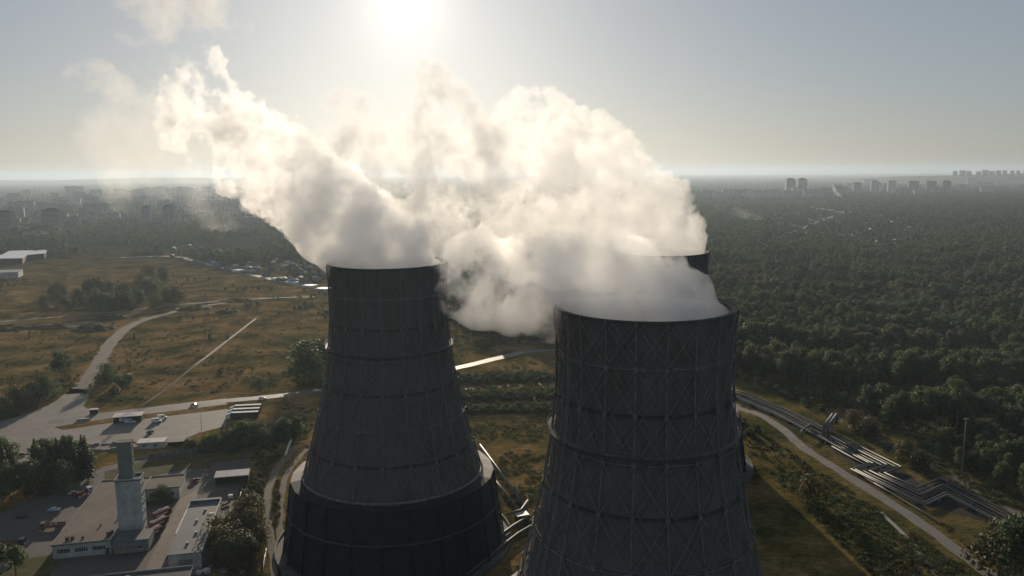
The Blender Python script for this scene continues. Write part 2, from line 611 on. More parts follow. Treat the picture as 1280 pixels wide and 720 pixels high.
def asphalt_mat(name, col, rough=0.62):
    m = Mat(name, rough, 0.4)
    a = m.noise(0.06, 6, 0.7); b = m.noise(1.8, 4, 0.7); st = m.noise(0.25, 3, 0.5, dist=1.5)
    c = m.ramp(a, [(0.3, [x * .72 for x in col]), (0.52, col), (0.75, [x * 1.32 for x in col])])
    c = m.mix(m.ramp(st, [(0.56, 0.0), (0.66, 0.5)]), c, [x * .6 for x in col])
    c = m.mix(0.35, c, m.ramp(b, [(0.3, 0.6), (0.7, 1.4)]), 'MULTIPLY')
    m.color(c)
    m.bump(b, 0.15, 0.05)
    return m.m


ASPHALT = asphalt_mat('old_asphalt', (0.115, 0.105, 0.095))
DUSTY = asphalt_mat('dusty_asphalt', (0.17, 0.150, 0.130), 0.75)
YARD = asphalt_mat('yard_asphalt', (0.085, 0.075, 0.068), 0.85)
BROWN_YARD = asphalt_mat('brown_paving', (0.155, 0.120, 0.098), 0.8)


def sheet(name, pts, z, mat):
    """a thin sheet over the ground from world points"""
    bm = bmesh.new()
    f = poly(bm, pts, z)
    bmesh.ops.triangulate(bm, faces=bm.faces)
    o = obj(name, bm, mat)
    return tag(o, kind='structure')


def pxs(*a): return [at(x, y) for x, y in a]


def smooth_line(pts, n=6):
    pts = [Vector(p) for p in pts]
    out = []
    for i in range(len(pts) - 1):
        p0, p1, p2, p3 = pts[max(i - 1, 0)], pts[i], pts[i + 1], pts[min(i + 2, len(pts) - 1)]
        for k in range(n):
            t = k / n
            out.append(0.5 * ((2 * p1) + (p2 - p0) * t + (2 * p0 - 5 * p1 + 4 * p2 - p3) * t * t + (3 * p1 - p0 - 3 * p2 + p3) * t ** 3))
    out.append(pts[-1])
    return out


def strip(name, pts, width, z, mat, n=6, wob=0.0, seed=0):
    ln = smooth_line(pts, n)
    rng = random.Random(seed)
    bm = bmesh.new(); prev = None
    for i, p in enumerate(ln):
        a = ln[max(i - 1, 0)]; b = ln[min(i + 1, len(ln) - 1)]
        t = (b - a); t.z = 0; t.normalize(); s = Vector((-t.y, t.x, 0))
        w = width[0] + (width[1] - width[0]) * i / (len(ln) - 1) if isinstance(width, tuple) else width
        l_, r_ = w / 2 + rng.uniform(-wob, wob), w / 2 + rng.uniform(-wob, wob)
        cur = (bm.verts.new((p.x + s.x * l_, p.y + s.y * l_, z)), bm.verts.new((p.x - s.x * r_, p.y - s.y * r_, z)))
        if prev: bm.faces.new((prev[1], cur[1], cur[0], prev[0]))
        prev = cur
    o = obj(name, bm, mat)
    return tag(o, kind='structure')


bm = bmesh.new()
poly(bm, [(-30000, -3000), (30000, -3000), (30000, 30000), (-30000, 30000)], 0)
tag(obj('ground', bm, GROUND), kind='structure')

# low hills on the horizon
def hills(name, x0, x1, y, h, depth, seed):
    bm = bmesh.new(); n = 60; rows = [(-1.0, 0), (-.5, .55), (0, 1), (.6, .6), (1.2, 0)]
    grid = []
    for dy, k in rows:
        r = []
        for i in range(n + 1):
            x = x0 + (x1 - x0) * i / n
            e = min(1.0, i / 10, (n - i) / 10)
            hh = h * k * e * (0.72 + 0.5 * noise.noise(Vector((x / 2600, seed, dy)))) - (1.0 if k == 0 else 0)
            r.append(bm.verts.new((x, y + dy * depth, hh)))
        grid.append(r)
    for a in range(len(rows) - 1):
        for i in range(n):
            bm.faces.new((grid[a][i], grid[a][i + 1], grid[a + 1][i + 1], grid[a + 1][i])).smooth = True
    tag(obj(name, bm, FARHILL), kind='structure')


FARHILL = weathered('wooded_hill', (0.03, 0.036, 0.02), 0.5, 0.006, 0.95, 0.1)
hills('hill', 3300, 9500, 8200, 118, 1300, 3)
hills('hill', -14000, -3000, 15000, 95, 2500, 11)

Z1, Z2, Z3, Z4 = 0.02, 0.04, 0.06, 0.08
# left: road, plaza, parking ground
plaza = pxs((-120, 545), (-40, 535), (0, 527), (45, 514), (72, 500), (88, 486), (104, 486), (112, 494), (104, 508), (122, 517), (160, 512),
            (282, 498), (286, 516), (283, 532), (246, 542), (222, 552), (205, 558), (180, 552), (92, 562), (60, 572), (30, 580), (-20, 584), (-120, 592))
sheet('plaza', plaza, Z1, DUSTY)
strip('road', pxs((60, 528), (130, 519), (230, 506), (330, 496.5), (395, 489), (480, 475), (560, 462), (625, 447), (662, 439), (720, 440), (790, 462), (860, 486), (920, 508)), 8.0, Z2, ASPHALT, wob=.3, seed=31)
verge = pxs((68, 534), (100, 528), (140, 522.5), (225, 512.5), (300, 503.5), (345, 499.5), (393, 494), (393, 500), (330, 507), (282, 511.5), (180, 523.5), (120, 531), (80, 537.5))
sheet('grass_verge', verge, Z3, GROUND)
strip('dirt_track', pxs((96, 492), (108, 478), (121, 459), (136, 432), (160, 409), (192, 396.5), (245, 384), (332, 372)), (13, 6), Z1, PALE_DIRT, wob=.7, seed=1)
strip('dirt_track', pxs((-60, 405), (0, 402), (60, 397), (150, 389), (232, 380), (330, 373), (395, 371)), 7, Z2, DIRT, wob=1.2, seed=2)
strip('dirt_track', pxs((-60, 414), (0, 412), (70, 406), (150, 399), (192, 397)), 6, Z2, DIRT, wob=1.2, seed=3)
strip('path', pxs((178, 506), (205, 488), (243, 457), (285, 425), (320, 398)), 1.6, Z1, DIRT, wob=.3, seed=4)
strip('path', pxs((243, 457), (262, 443), (285, 425), (320, 398)), 1.9, Z2, weathered('concrete_path', (.27, .24, .20), .2, .5))
strip('road', pxs((150, 322), (215, 320.5), (250, 328), (300, 340), (350, 351), (402, 361), (470, 372), (560, 384)), 9, Z1, weathered('pale_far_road', (.42, .38, .33), .15, .05))
strip('dirt_track', pxs((372, 556), (352, 578), (337, 606), (334, 650), (342, 690), (346, 740)), 3.2, Z1, PALE_DIRT, wob=.35, seed=5)
strip('dirt_track', pxs((385, 560), (360, 590), (352, 620), (350, 660), (352, 740)), 2.4, Z1, DIRT, wob=.35, seed=6)
# right: service road and forest-side tracks
strip('road', pxs((905, 503), (925, 511), (950, 519), (978, 536), (1005, 560), (1060, 595), (1130, 640), (1200, 690), (1290, 760)), 5.2, Z3, DUSTY, wob=.35, seed=32)
strip('dirt_track', pxs((1030, 512), (1070, 536), (1110, 556), (1160, 580), (1220, 612), (1290, 650)), 4.5, Z1, DIRT, wob=.9, seed=7)
strip('dirt_track', pxs((1100, 640), (1130, 668), (1158, 700), (1180, 735)), 1.6, Z1, weathered('cable_trough', (.3, .28, .24), .2, .5), wob=.1)
strip('road', pxs((955, 308), (975, 297), (1000, 287), (1030, 274), (1058, 266)), 11, Z1, weathered('pale_far_road', (.16, .155, .145), .2, .05))
for sd, ln in ((8, ((575, 487), (630, 482), (700, 478))), (9, ((580, 505), (640, 498), (700, 498)))):
    strip('dirt_track', pxs(*ln), 5, Z1, weathered('green_bank', (.075, .078, .03), .3, .1), wob=.8, seed=sd)
GREENISH = weathered('worn_lawn', (.075, .068, .024), .5, .25, .95, .1)
# fire station yard
yard = pxs((-60, 690), (-20, 652), (30, 628), (62, 606), (105, 596), (128, 584), (180, 572), (262, 563), (310, 556), (318, 566), (312, 590), (300, 604), (290, 640), (268, 680), (262, 760), (40, 760), (70, 700), (40, 700), (-60, 740))
sheet('yard', yard, Z1, YARD)
sheet('lawn', pxs((176, 577), (262, 568), (320, 560), (322, 572), (268, 578), (262, 586), (228, 586), (190, 596), (150, 600), (132, 604), (130, 590)), Z2, GREENISH)
sheet('lawn', pxs((20, 700), (62, 694), (72, 704), (50, 740), (-20, 740)), Z2, GREENISH)

# spoil heaps beside the field tracks
def mound(px, py, lx, ly, h, seed):
    p = at(px, py); bm = bmesh.new(); n = 22
    g_ = [[bm.verts.new((p.x + (i / n - .5) * lx, p.y + (j / n - .5) * ly,
           -.3 + h * max(0, 1 - ((i / n - .5) ** 2 + (j / n - .5) ** 2) * 4) ** .8 * (1 + 1.1 * noise.noise(Vector((i * .35, j * .35, seed)))))) for j in range(n + 1)] for i in range(n + 1)]
    for i in range(n):
        for j in range(n): bm.faces.new((g_[i][j], g_[i + 1][j], g_[i + 1][j + 1], g_[i][j + 1])).smooth = True
    tag(obj('earth_mound', bm, MOUND), kind='structure')


MOUND = weathered('weedy_earth', (.055, .046, .022), .5, .15, .95, .1)
for a in ((138, 398, 34, 30, 2.6, 1), (118, 411, 40, 34, 3.0, 2), (60, 409, 60, 26, 2.0, 3), (10, 411, 46, 30, 2.4, 4), (240, 386, 40, 30, 2.4, 5), (300, 376, 50, 24, 2.0, 6), (285, 390, 22, 22, 2.4, 7)): mound(*a)

# ------------------------------------------------------------------ vegetation
def leaf_mat(name, lo, hi, transl=0.3):
    m = Mat(name, 0.6, 0.2)
    geo = m.n('ShaderNodeNewGeometry'); oi = m.n('ShaderNodeObjectInfo')
    c = m.mix(geo.outputs['Random Per Island'], lo, hi)
    c = m.mix(0.8, c, m.ramp(oi.outputs['Random'], [(0, (.62, .66, .6)), (.5, (1, 1, 1)), (1, (1.4, 1.32, 1.1))]), 'MULTIPLY')
    m.color(c)
    tr = m.n('ShaderNodeBsdfTranslucent')
    m.l(c, tr.inputs['Color'])
    mx = m.n('ShaderNodeMixShader'); mx.inputs[0].default_value = transl
    m.l(m.b.outputs[0], mx.inputs[1]); m.l(tr.outputs[0], mx.inputs[2])
    m.l(mx.outputs[0], m.t.nodes['Material Output'].inputs['Surface'])
    return m.m


LEAF = leaf_mat('broad_leaves', (0.042, 0.070, 0.033), (0.118, 0.158, 0.068), .45)
LEAF_DRY = leaf_mat('olive_leaves', (0.06, 0.058, 0.022), (0.13, 0.112, 0.045), .4)
LEAF_PALE = leaf_mat('pale_leaves', (0.065, 0.078, 0.040), (0.14, 0.15, 0.082), .45)
NEEDLE = leaf_mat('spruce_needles', (0.022, 0.034, 0.018), (0.05, 0.068, 0.034), 0.15)
BARK = weathered('bark', (0.10, 0.085, 0.07), .4, 2.0)
BIRCH = weathered('pale_bark', (0.30, 0.28, 0.25), .5, 2.0)


def leaf_quad(bm, p, n, s, rng, mi):
    t = n.cross(Vector((rng.uniform(-1, 1), rng.uniform(-1, 1), rng.uniform(-1, 1))))
    if t.length < 1e-3: t = Vector((1, 0, 0))
    t.normalize(); b = n.cross(t)
    w, h = s * rng.uniform(.6, 1.1), s * rng.uniform(.5, .9)
    k = rng.uniform(-.25, .25) * s
    vs = [bm.verts.new(p + t * w * a + b * h * c + n * d) for a, c, d in ((-.5, -.35, 0), (.1, -.55, k), (.55, .05, 0), (.05, .5, -k), (-.45, .3, 0))]
    f = bm.faces.new(vs); f.material_index = mi


def crown_broad(bm, rng, h, w, n, mi=0, base=.22, size=.85, lobes=9):
    L_ = []
    for i in range(lobes):
        z = h * rng.uniform(base + .14, .86)
        k = math.sin(PI * min(1, max(0, (z / h - base) / (1 - base))) ** .8)
        a = rng.uniform(0, 2 * PI); d = w * .5 * k * rng.uniform(.25, .75)
        r = w * rng.uniform(.20, .34)
        L_.append((Vector((d * math.cos(a), d * math.sin(a), z)), r))
    L_.append((Vector((0, 0, h * .84)), w * .22))
    L_.append((Vector((0, 0, h * .6)), w * .3))
    tot = sum(r * r for _, r in L_)
    for c, r in L_:
        for _ in range(int(n * r * r / tot)):
            d = Vector((rng.gauss(0, 1), rng.gauss(0, 1), rng.gauss(0, 1) + .25)).normalized()
            rr = r * rng.uniform(.55, 1.12)
            p = c + Vector((d.x * rr, d.y * rr, d.z * rr * 1.15))
            nn = (d + Vector((rng.uniform(-.8, .8), rng.uniform(-.8, .8), rng.uniform(-.6, .9)))).normalized()
            leaf_quad(bm, p, nn, size * rng.uniform(.6, 1.2), rng, mi)


def crown_spruce(bm, rng, h, w, n, mi=0, size=.8):
    tiers = 11
    for _ in range(n):
        t = rng.random() ** .8
        z = h * (.08 + .92 * (1 - t) )
        zz = (z / h)
        rmax = w * .5 * (1 - zz) ** .85 + .12
        saw = 1 - .35 * ((zz * tiers) % 1.0)
        a = rng.uniform(0, 2 * PI)
        # sprays of each whorl fan out along a handful of boughs
        a = round(a / (2 * PI / 9)) * (2 * PI / 9) + rng.gauss(0, .16) + int(zz * tiers) * .7
        r = rmax * saw * math.sqrt(rng.uniform(.12, 1))
        p = Vector((r * math.cos(a), r * math.sin(a), z - .22 * r))
        nn = Vector((math.cos(a) * .35 + rng.uniform(-.4, .4), math.sin(a) * .35 + rng.uniform(-.4, .4), .9)).normalized()
        leaf_quad(bm, p, nn, size * rng.uniform(.6, 1.2) * (.5 + .5 * (1 - zz)), rng, mi)


def trunk_geo(bm, rng, h, r, mi=0, limbs=5, top=.8):
    pts = [Vector((0, 0, -.2))]; k = 6
    for i in range(1, k + 1):
        pts.append(Vector((rng.uniform(-.03, .03) * h * i / k, rng.uniform(-.03, .03) * h * i / k, h * top * i / k)))
    tube(bm, pts, [r * (1 - .85 * i / k) for i in range(k + 1)], 6, True, mi)
    for i in range(limbs):
        b = pts[2 + i % (k - 2)]
        a = rng.uniform(0, 2 * PI); ln = h * rng.uniform(.16, .28)
        tube(bm, [b, b + Vector((math.cos(a) * ln * .5, math.sin(a) * ln * .5, ln * .35)), b + Vector((math.cos(a) * ln, math.sin(a) * ln, ln * .8))],
             [r * .4, r * .25, r * .08], 4, True, mi)


def mesh_of(name, bm, mats):
    me = bpy.data.meshes.new(name); bm.to_mesh(me); bm.free()
    for m in mats: me.materials.append(m)
    return me


PROTO = {}                       # kind -> list of (crown mesh, trunk mesh, height)
def add_proto(kind, name, fn, leaf, bark, h, r, seeds, limbs=5, top=.8):
    PROTO[kind] = []
    for s in seeds:
        rng = random.Random(s)
        b1 = bmesh.new(); fn(b1, rng)
        b2 = bmesh.new(); trunk_geo(b2, rng, h, r, 0, limbs, top)
        PROTO[kind].append((mesh_of('crown', b1, [leaf]), mesh_of('trunk', b2, [bark])))


add_proto('broad', 'broadleaf_tree', lambda b, r: crown_broad(b, r, 15, 8.6, 1500, lobes=11), LEAF, BARK, 15, .28, (1, 2, 3, 4))
add_proto('slim', 'birch_tree', lambda b, r: crown_broad(b, r, 16, 5.6, 1000, base=.3, size=.72, lobes=9), LEAF, BIRCH, 16, .18, (11, 12, 13))
add_proto('dry', 'willow_tree', lambda b, r: crown_broad(b, r, 9, 8.0, 1100, base=.05, size=.7, lobes=12), LEAF_DRY, BARK, 9, .22, (21, 22, 23))
add_proto('pale', 'poplar_tree', lambda b, r: crown_broad(b, r, 14, 7.6, 1300, lobes=11), LEAF_PALE, BARK, 14, .25, (61, 62, 63))
add_proto('low', 'low_tree', lambda b, r: crown_broad(b, r, 10, 8.6, 1500, base=-.08, size=.75, lobes=13), LEAF, BARK, 9, .22, (81, 82, 83))
add_proto('spruce', 'spruce_tree', lambda b, r: crown_spruce(b, r, 13, 5.2, 1500), NEEDLE, BARK, 13, .2, (31, 32, 33), 0, .95)
add_proto('bush', 'bush', lambda b, r: crown_broad(b, r, 3.0, 3.6, 420, base=-.1, size=.48, lobes=7), LEAF, BARK, 2.6, .07, (41, 42, 43), 3, .8)
add_proto('drybush', 'bush', lambda b, r: crown_broad(b, r, 2.4, 3.2, 360, base=-.1, size=.42, lobes=7), LEAF_DRY, BARK, 2, .06, (51, 52, 53), 3, .8)
HEIGHT = {'broad': 15, 'slim': 16, 'dry': 9, 'pale': 14, 'low': 10, 'spruce': 13, 'bush': 3.0, 'drybush': 2.4}
WIDTH = {'broad': 8.6, 'slim': 5.6, 'dry': 8.0, 'pale': 7.6, 'low': 8.6, 'spruce': 5.2, 'bush': 3.6, 'drybush': 3.2}
NAMES = {'broad': 'broadleaf_tree', 'slim': 'birch_tree', 'dry': 'willow_tree', 'pale': 'poplar_tree', 'low': 'low_tree', 'spruce': 'spruce_tree', 'bush': 'bush', 'drybush': 'bush'}
N_IND = {'tree': 0, 'bush': 0}


def plant(kind, p, h, label, group, rng, wide=1.0):
    t = thing(NAMES[kind], label, 'bush' if 'bush' in kind else 'tree', (p[0], p[1], 0), rng.uniform(0, 6.28), group)
    s = h / HEIGHT[kind]
    t.scale = (s * wide, s * wide, s)
    c, tr = rng.choice(PROTO[kind])
    obj('crown', c, None, t); obj('trunk', tr, None, t)
    N_IND['bush' if 'bush' in kind else 'tree'] += 1
    return t


# one joined mesh per variant for the scattered masses
def joined(kind):
    out = []
    for c, tr in PROTO[kind]:
        bm = bmesh.new(); bm.from_mesh(c)
        nb = len(bm.faces); bm.from_mesh(tr)
        bm.faces.ensure_lookup_table()
        for f in bm.faces[nb:]: f.material_index = 1
        out.append(mesh_of('tree_mass', bm, [c.materials[0], tr.materials[0]]))
    return out


def far_mesh(seed, leaf):
    rng = random.Random(seed); bm = bmesh.new()
    crown_broad(bm, rng, 13, 9.5, 260, base=.02, size=2.0, lobes=7)
    return mesh_of('tree_mass', bm, [leaf])


def tuft_mesh(seed):
    rng = random.Random(seed); bm = bmesh.new()
    for _ in range(26):
        p = Vector((rng.gauss(0, .5), rng.gauss(0, .5), 0))
        leaf_quad(bm, p + Vector((0, 0, rng.uniform(.1, .45))), Vector((rng.uniform(-1, 1), rng.uniform(-1, 1), rng.uniform(.1, .6))).normalized(), rng.uniform(.4, .7), rng, 0)
    return mesh_of('tuft', bm, [LEAF_DRY if seed % 2 else LEAF])


def scatter(name, meshes, pts, kind='stuff'):
    """pts: (x, y, z, scale, rotation, variant); one object whose geometry nodes stand a copy on every point"""
    src = bpy.data.collections.new(name + '_kinds')
    for i, me in enumerate(meshes):
        o = bpy.data.objects.new('%s_kind_%02d' % (name, i), me); src.objects.link(o)
    me = bpy.data.meshes.new(name)
    me.vertices.add(len(pts))
    co = []; sc = []; ro = []; va = []
    for (x, y, z, s, r, v) in pts:
        co += [x, y, z]; sc.append(s); ro.append(r); va.append(v % len(meshes))
    me.vertices.foreach_set('co', co)
    for nm, ty, dat in (('size', 'FLOAT', sc), ('turn', 'FLOAT', ro), ('which', 'INT', va)):
        at_ = me.attributes.new(nm, ty, 'POINT'); at_.data.foreach_set('value', dat)
    o = bpy.data.objects.new(name, me); COL.objects.link(o)
    ng = bpy.data.node_groups.new(name, 'GeometryNodeTree')
    ng.interface.new_socket('Geometry', in_out='INPUT', socket_type='NodeSocketGeometry')
    ng.interface.new_socket('Geometry', in_out='OUTPUT', socket_type='NodeSocketGeometry')
    n_, l_ = ng.nodes, ng.links
    gi, go = n_.new('NodeGroupInput'), n_.new('NodeGroupOutput')
    ci = n_.new('GeometryNodeCollectionInfo'); ci.inputs['Collection'].default_value = src
    ci.inputs['Separate Children'].default_value = True; ci.inputs['Reset Children'].default_value = True
    ip = n_.new('GeometryNodeInstanceOnPoints'); ip.inputs['Pick Instance'].default_value = True

    def attr(nm, ty):
        a = n_.new('GeometryNodeInputNamedAttribute'); a.data_type = ty; a.inputs['Name'].default_value = nm
        return a.outputs[0]
    cb = n_.new('ShaderNodeCombineXYZ'); l_.new(attr('turn', 'FLOAT'), cb.inputs[2])
    l_.new(gi.outputs[0], ip.inputs['Points']); l_.new(ci.outputs[0], ip.inputs['Instance'])
    l_.new(attr('which', 'INT'), ip.inputs['Instance Index'])
    l_.new(cb.outputs[0], ip.inputs['Rotation']); l_.new(attr('size', 'FLOAT'), ip.inputs['Scale'])
    l_.new(ip.outputs[0], go.inputs[0])
    md = o.modifiers.new('stand', 'NODES'); md.node_group = ng
    return tag(o, kind=kind)


def inside(p, pg):
    x, y = p; c = False; j = len(pg) - 1
    for i in range(len(pg)):
        xi, yi = pg[i][0], pg[i][1]; xj, yj = pg[j][0], pg[j][1]
        if (yi > y) != (yj > y) and x < (xj - xi) * (y - yi) / (yj - yi) + xi: c = not c
        j = i
    return c


def to_px(p):
    x, y, z = p[0], p[1], p[2] - HC
    d = y * math.cos(PITCH) - z * math.sin(PITCH)
    if d < 1: return (-9999, -9999, d)
    v = y * math.sin(PITCH) + z * math.cos(PITCH)
    u, w = x / d * FPX, -v / d * FPX
    c, s = math.cos(ROLL), math.sin(ROLL)
    return (640 + u * c + w * s, 360 - u * s + w * c, d)
# ------------------------------------------------------------------ planting
RNG = random.Random(99)


def hp(py_h, p): return py_h / FPX * (Vector((p[0], p[1], 0)) - Vector((0, 0, HC))).length


def single(kind, px, py, hpx, label, wide=1.0, group=None):
    p = at(px, py)
    return plant(kind, p, hp(hpx, p), label, group, RNG, wide)


single('low', 386, 479, 52, 'tall dark tree in the field beside the left cooling tower', 1.25)
single('low', 398, 464, 40, 'shorter dark tree half hidden behind the edge of the left cooling tower', 1.2)
single('slim', 73, 483, 40, 'dark narrow tree standing left of the dirt track in the field', 1.5)
single('low', 132, 478, 22, 'round dark tree standing right of the dirt track bend', 1.25)
single('dry', 82, 470, 24, 'pale feathery tree leaning behind the dark narrow tree by the track')
single('slim', 263, 435, 18, 'small dark tree at the foot of the lattice pylon in the field')
single('slim', 284, 430, 14, 'small lone tree beside the pale path in the field')
single('bush', 150, 484, 12, 'low green bush right of the round tree by the track', 1.6)
single('bush', 160, 478, 9, 'flat green bush farther along the field edge from the round tree', 2.0)
single('bush', 145, 493, 9, 'small green bush on the grass edge above the white roofed kiosk', 1.6)
single('slim', 168, 428, 10, 'tiny dark tree alone in the field right of the dirt track')
for px, py, h, k in ((20, 513, 26, 'dry'), (40, 505, 22, 'low'), (58, 497, 24, 'low'), (5, 520, 20, 'low'), (-12, 523, 26, 'low'), (32, 512, 18, 'dry'), (48, 503, 18, 'dry')):
    single(k, px, py, h, 'tree of the loose row along the left edge of the dusty plaza', 1.1, 'trees along the edge of the plaza')
for i in range(34):
    px = RNG.uniform(112, 226); py = 352 + (px - 112) * .16 + RNG.uniform(0, 20)
    if px > 165: py = RNG.uniform(350, 386)
    else: py = RNG.uniform(366, 388)
    single(RNG.choice(['low', 'dry', 'low', 'dry']), px, py, RNG.uniform(12, 21), 'tree in the dense dark clump in the middle of the dry field', 1.3, 'trees of the dark field clump')
for i in range(16):
    single(RNG.choice(['dry', 'dry', 'broad']), RNG.uniform(55, 112), RNG.uniform(364, 390), RNG.uniform(7, 13), 'small olive tree scattered left of the dark clump in the field', 1.3, 'small trees left of the field clump')
# spruces and birches beside the car park
for i in range(36):
    px = RNG.uniform(-20, 112); py = RNG.uniform(596, 634) - max(0, px - 30) * .22
    single(RNG.choice(['spruce', 'spruce', 'broad', 'slim']), px, py, RNG.uniform(28, 48), 'dark tree in the thick grove behind the car park at lower left', 1.15, 'trees of the grove by the car park')
for px, py, h in ((75, 606, 52), (8, 612, 48), (110, 600, 50), (96, 602, 40)):
    single('spruce', px, py, h, 'pointed spruce rising above the grove behind the car park', 1.0, 'spruces rising above the grove')
for i in range(30):
    px = 232 + i * 4.7 + RNG.uniform(-2, 2)
    py = 566 - (px - 232) * .14 + RNG.uniform(-3, 5)
    single(RNG.choice(['spruce', 'low', 'low', 'spruce']), px, py, RNG.uniform(17, 28) * (.65 if px < 265 else 1), 'small dark tree in the row along the concrete wall above the yard', 1.1, 'trees along the concrete wall')
for i in range(26):
    px = RNG.uniform(272, 330); py = RNG.uniform(655, 712) - (px - 272) * .2
    single(RNG.choice(['dry', 'dry', 'broad']), px, py, RNG.uniform(20, 34), 'bushy olive tree in the thicket between the grey hall and the left tower track', 1.15, 'trees of the thicket beside the grey hall')
single('low', 205, 627, 20, 'round green tree in the courtyard behind the pale drill tower', 1.5)
single('broad', 20, 722, 34, 'tree at the bottom left corner beside the parked truck', 1.2)
single('broad', -8, 726, 40, 'tree cut by the left edge of the picture below the parked truck', 1.2)
single('slim', 1128, 533, 40, 'pale round topped tree standing alone in front of the dark forest edge', 1.5)
single('slim', 1196, 535, 56, 'tall pale tree at the forest edge by the mast', 1.6)
single('broad', 1266, 742, 84, 'big dark tree in the bottom right corner below the pipes', 1.1)
single('dry', 1248, 722, 60, 'dark bush like tree beside the big corner tree at bottom right', 1.1)
single('dry', 1012, 625, 30, 'dark bushy tree in the scrub left of the service road', 1.2)
for px, py, h in ((1066, 534, 20), (1133, 577, 24), (1150, 588, 20), (1088, 545, 20), (1078, 538, 15)):
    single('dry', px, py, h, 'shadowed bushy tree between the pipes and the forest track', 1.4, 'bushy trees between pipes and forest track')

# the forest on the right: its nearest trees one by one, the rest as one mass
front = [(520, 396), (560, 412), (620, 424), (690, 430), (760, 440), (860, 452), (925, 462), (960, 472), (1000, 487), (1050, 508), (1100, 530), (1150, 556), (1200, 586), (1250, 610), (1300, 640), (1400, 680)]
fpoly = [tuple(at(*p)[:2]) for p in front] + [tuple(at(*p)[:2]) for p in ((1900, 560), (2200, 420), (1700, 330), (1300, 319), (1050, 316), (880, 312), (640, 318), (560, 350))]
xs = [p[0] for p in fpoly]; ys = [p[1] for p in fpoly]
cand = []
y = min(ys)
while y < max(ys):
    sp = 6.8 if y < 800 else (8.4 if y < 1100 else 10.5)
    x = min(xs)
    while x < max(xs):
        X, Y = x + RNG.uniform(-.42, .42) * sp, y + RNG.uniform(-.42, .42) * sp
        x += sp
        if not inside((X, Y), fpoly): continue
        nz = noise.noise(Vector((X / 46, Y / 46, 1.7))) + .5 * noise.noise(Vector((X / 17, Y / 17, 4.1)))
        if nz < -0.28: continue
        # long rides through the wood
        if abs(noise.noise(Vector((X / 260 + 3, Y / 90, 9.3)))) < .05: continue
        hgt = 13.0 + 8.0 * noise.noise(Vector((X / 75 + 9, Y / 45, 2))) + RNG.uniform(-2.6, 3.4)
        cand.append((X, Y, hgt))
    y += sp
vis = []
rest = []
for c in cand:
    q = to_px((c[0], c[1], c[2]))
    if -5 < q[0] < 1285 and q[1] < 725 and not (690 < q[0] < 925 and q[1] > 315): vis.append((q[2], c))
    else: rest.append(c)
vis.sort(key=lambda v: v[0])
N_FRONT = 292 - N_IND['tree']
for i, (d, (X, Y, hgt)) in enumerate(vis):
    if i < N_FRONT:
        plant(RNG.choice(['broad', 'broad', 'slim', 'pale']), (X, Y), hgt, 'leafy tree in the front rows of the forest right of the cooling towers', 'trees in the front rows of the forest', RNG, 1.1)
    else: rest.append((X, Y, hgt))
MASS = joined('broad') + joined('slim') + joined('pale')
HM = [15] * 4 + [16] * 3 + [14] * 3
pts = []
for X, Y, hgt in rest:
    tone = noise.noise(Vector((X / 110, Y / 70, 12))) + RNG.uniform(-.25, .25)
    v = RNG.choice((7, 8, 9, 0)) if tone > .12 else RNG.choice((0, 1, 2, 3, 0, 1, 2, 3, 4, 5, 6))
    pts.append((X, Y, 0, hgt / HM[v] * RNG.uniform(.95, 1.2), RNG.uniform(0, 6.28), v))
scatter('forest', MASS, pts)

def near_line(px, py, ln, d):
    for (x0, y0), (x1, y1) in zip(ln[:-1], ln[1:]):
        t = max(0, min(1, ((px - x0) * (x1 - x0) + (py - y0) * (y1 - y0)) / ((x1 - x0) ** 2 + (y1 - y0) ** 2)))
        if math.hypot(px - x0 - t * (x1 - x0), py - y0 - t * (y1 - y0)) < d: return True
    return False


# woods and gardens running back to the city, coarse crowns
FARM = [far_mesh(71, LEAF), far_mesh(72, LEAF), far_mesh(73, LEAF_PALE)]
pts = []
for i in range(110000):
    Yd = math.exp(RNG.uniform(math.log(850), math.log(9000)))
    X = RNG.uniform(-.85, .85) * Yd
    q = to_px((X, Yd, 0))
    left = X < 0
    if left:
        if q[1] > 346 - max(0, q[0] - 60) * -.02: continue
        # the far field edge runs lower on the right
        lim = 322 if q[0] < 215 else 322 + (q[0] - 215) * .2
        if q[1] > lim - 2: continue
        den = 1.3 * noise.noise(Vector((X / 150, Yd / 220, 5))) - .10
        if q[0] > 205 and q[1] > 292 + (q[0] - 215) * .19: den -= .38
    else:
        if q[1] > 324: continue
        den = noise.noise(Vector((X / 260, Yd / 420, 6))) * 1.9 + .38
        if near_line(q[0], q[1], ((945, 312), (975, 297), (1000, 287), (1030, 274), (1060, 265)), 3.0) or near_line(q[0], q[1], ((1005, 258), (1056, 266)), 3.5): continue
        if inside(q[:2], [(950, 288), (965, 266), (1005, 257), (1060, 261), (1130, 269), (1168, 290), (1140, 312), (1080, 313), (1040, 301), (985, 292)]): den = -.34
    if RNG.random() > .5 + den: continue
    pts.append((X, Yd, 0, RNG.uniform(.5, 1.2), RNG.uniform(0, 6.28), RNG.choice((0, 0, 1, 1, 2))))
scatter('distant_woods', FARM, pts)

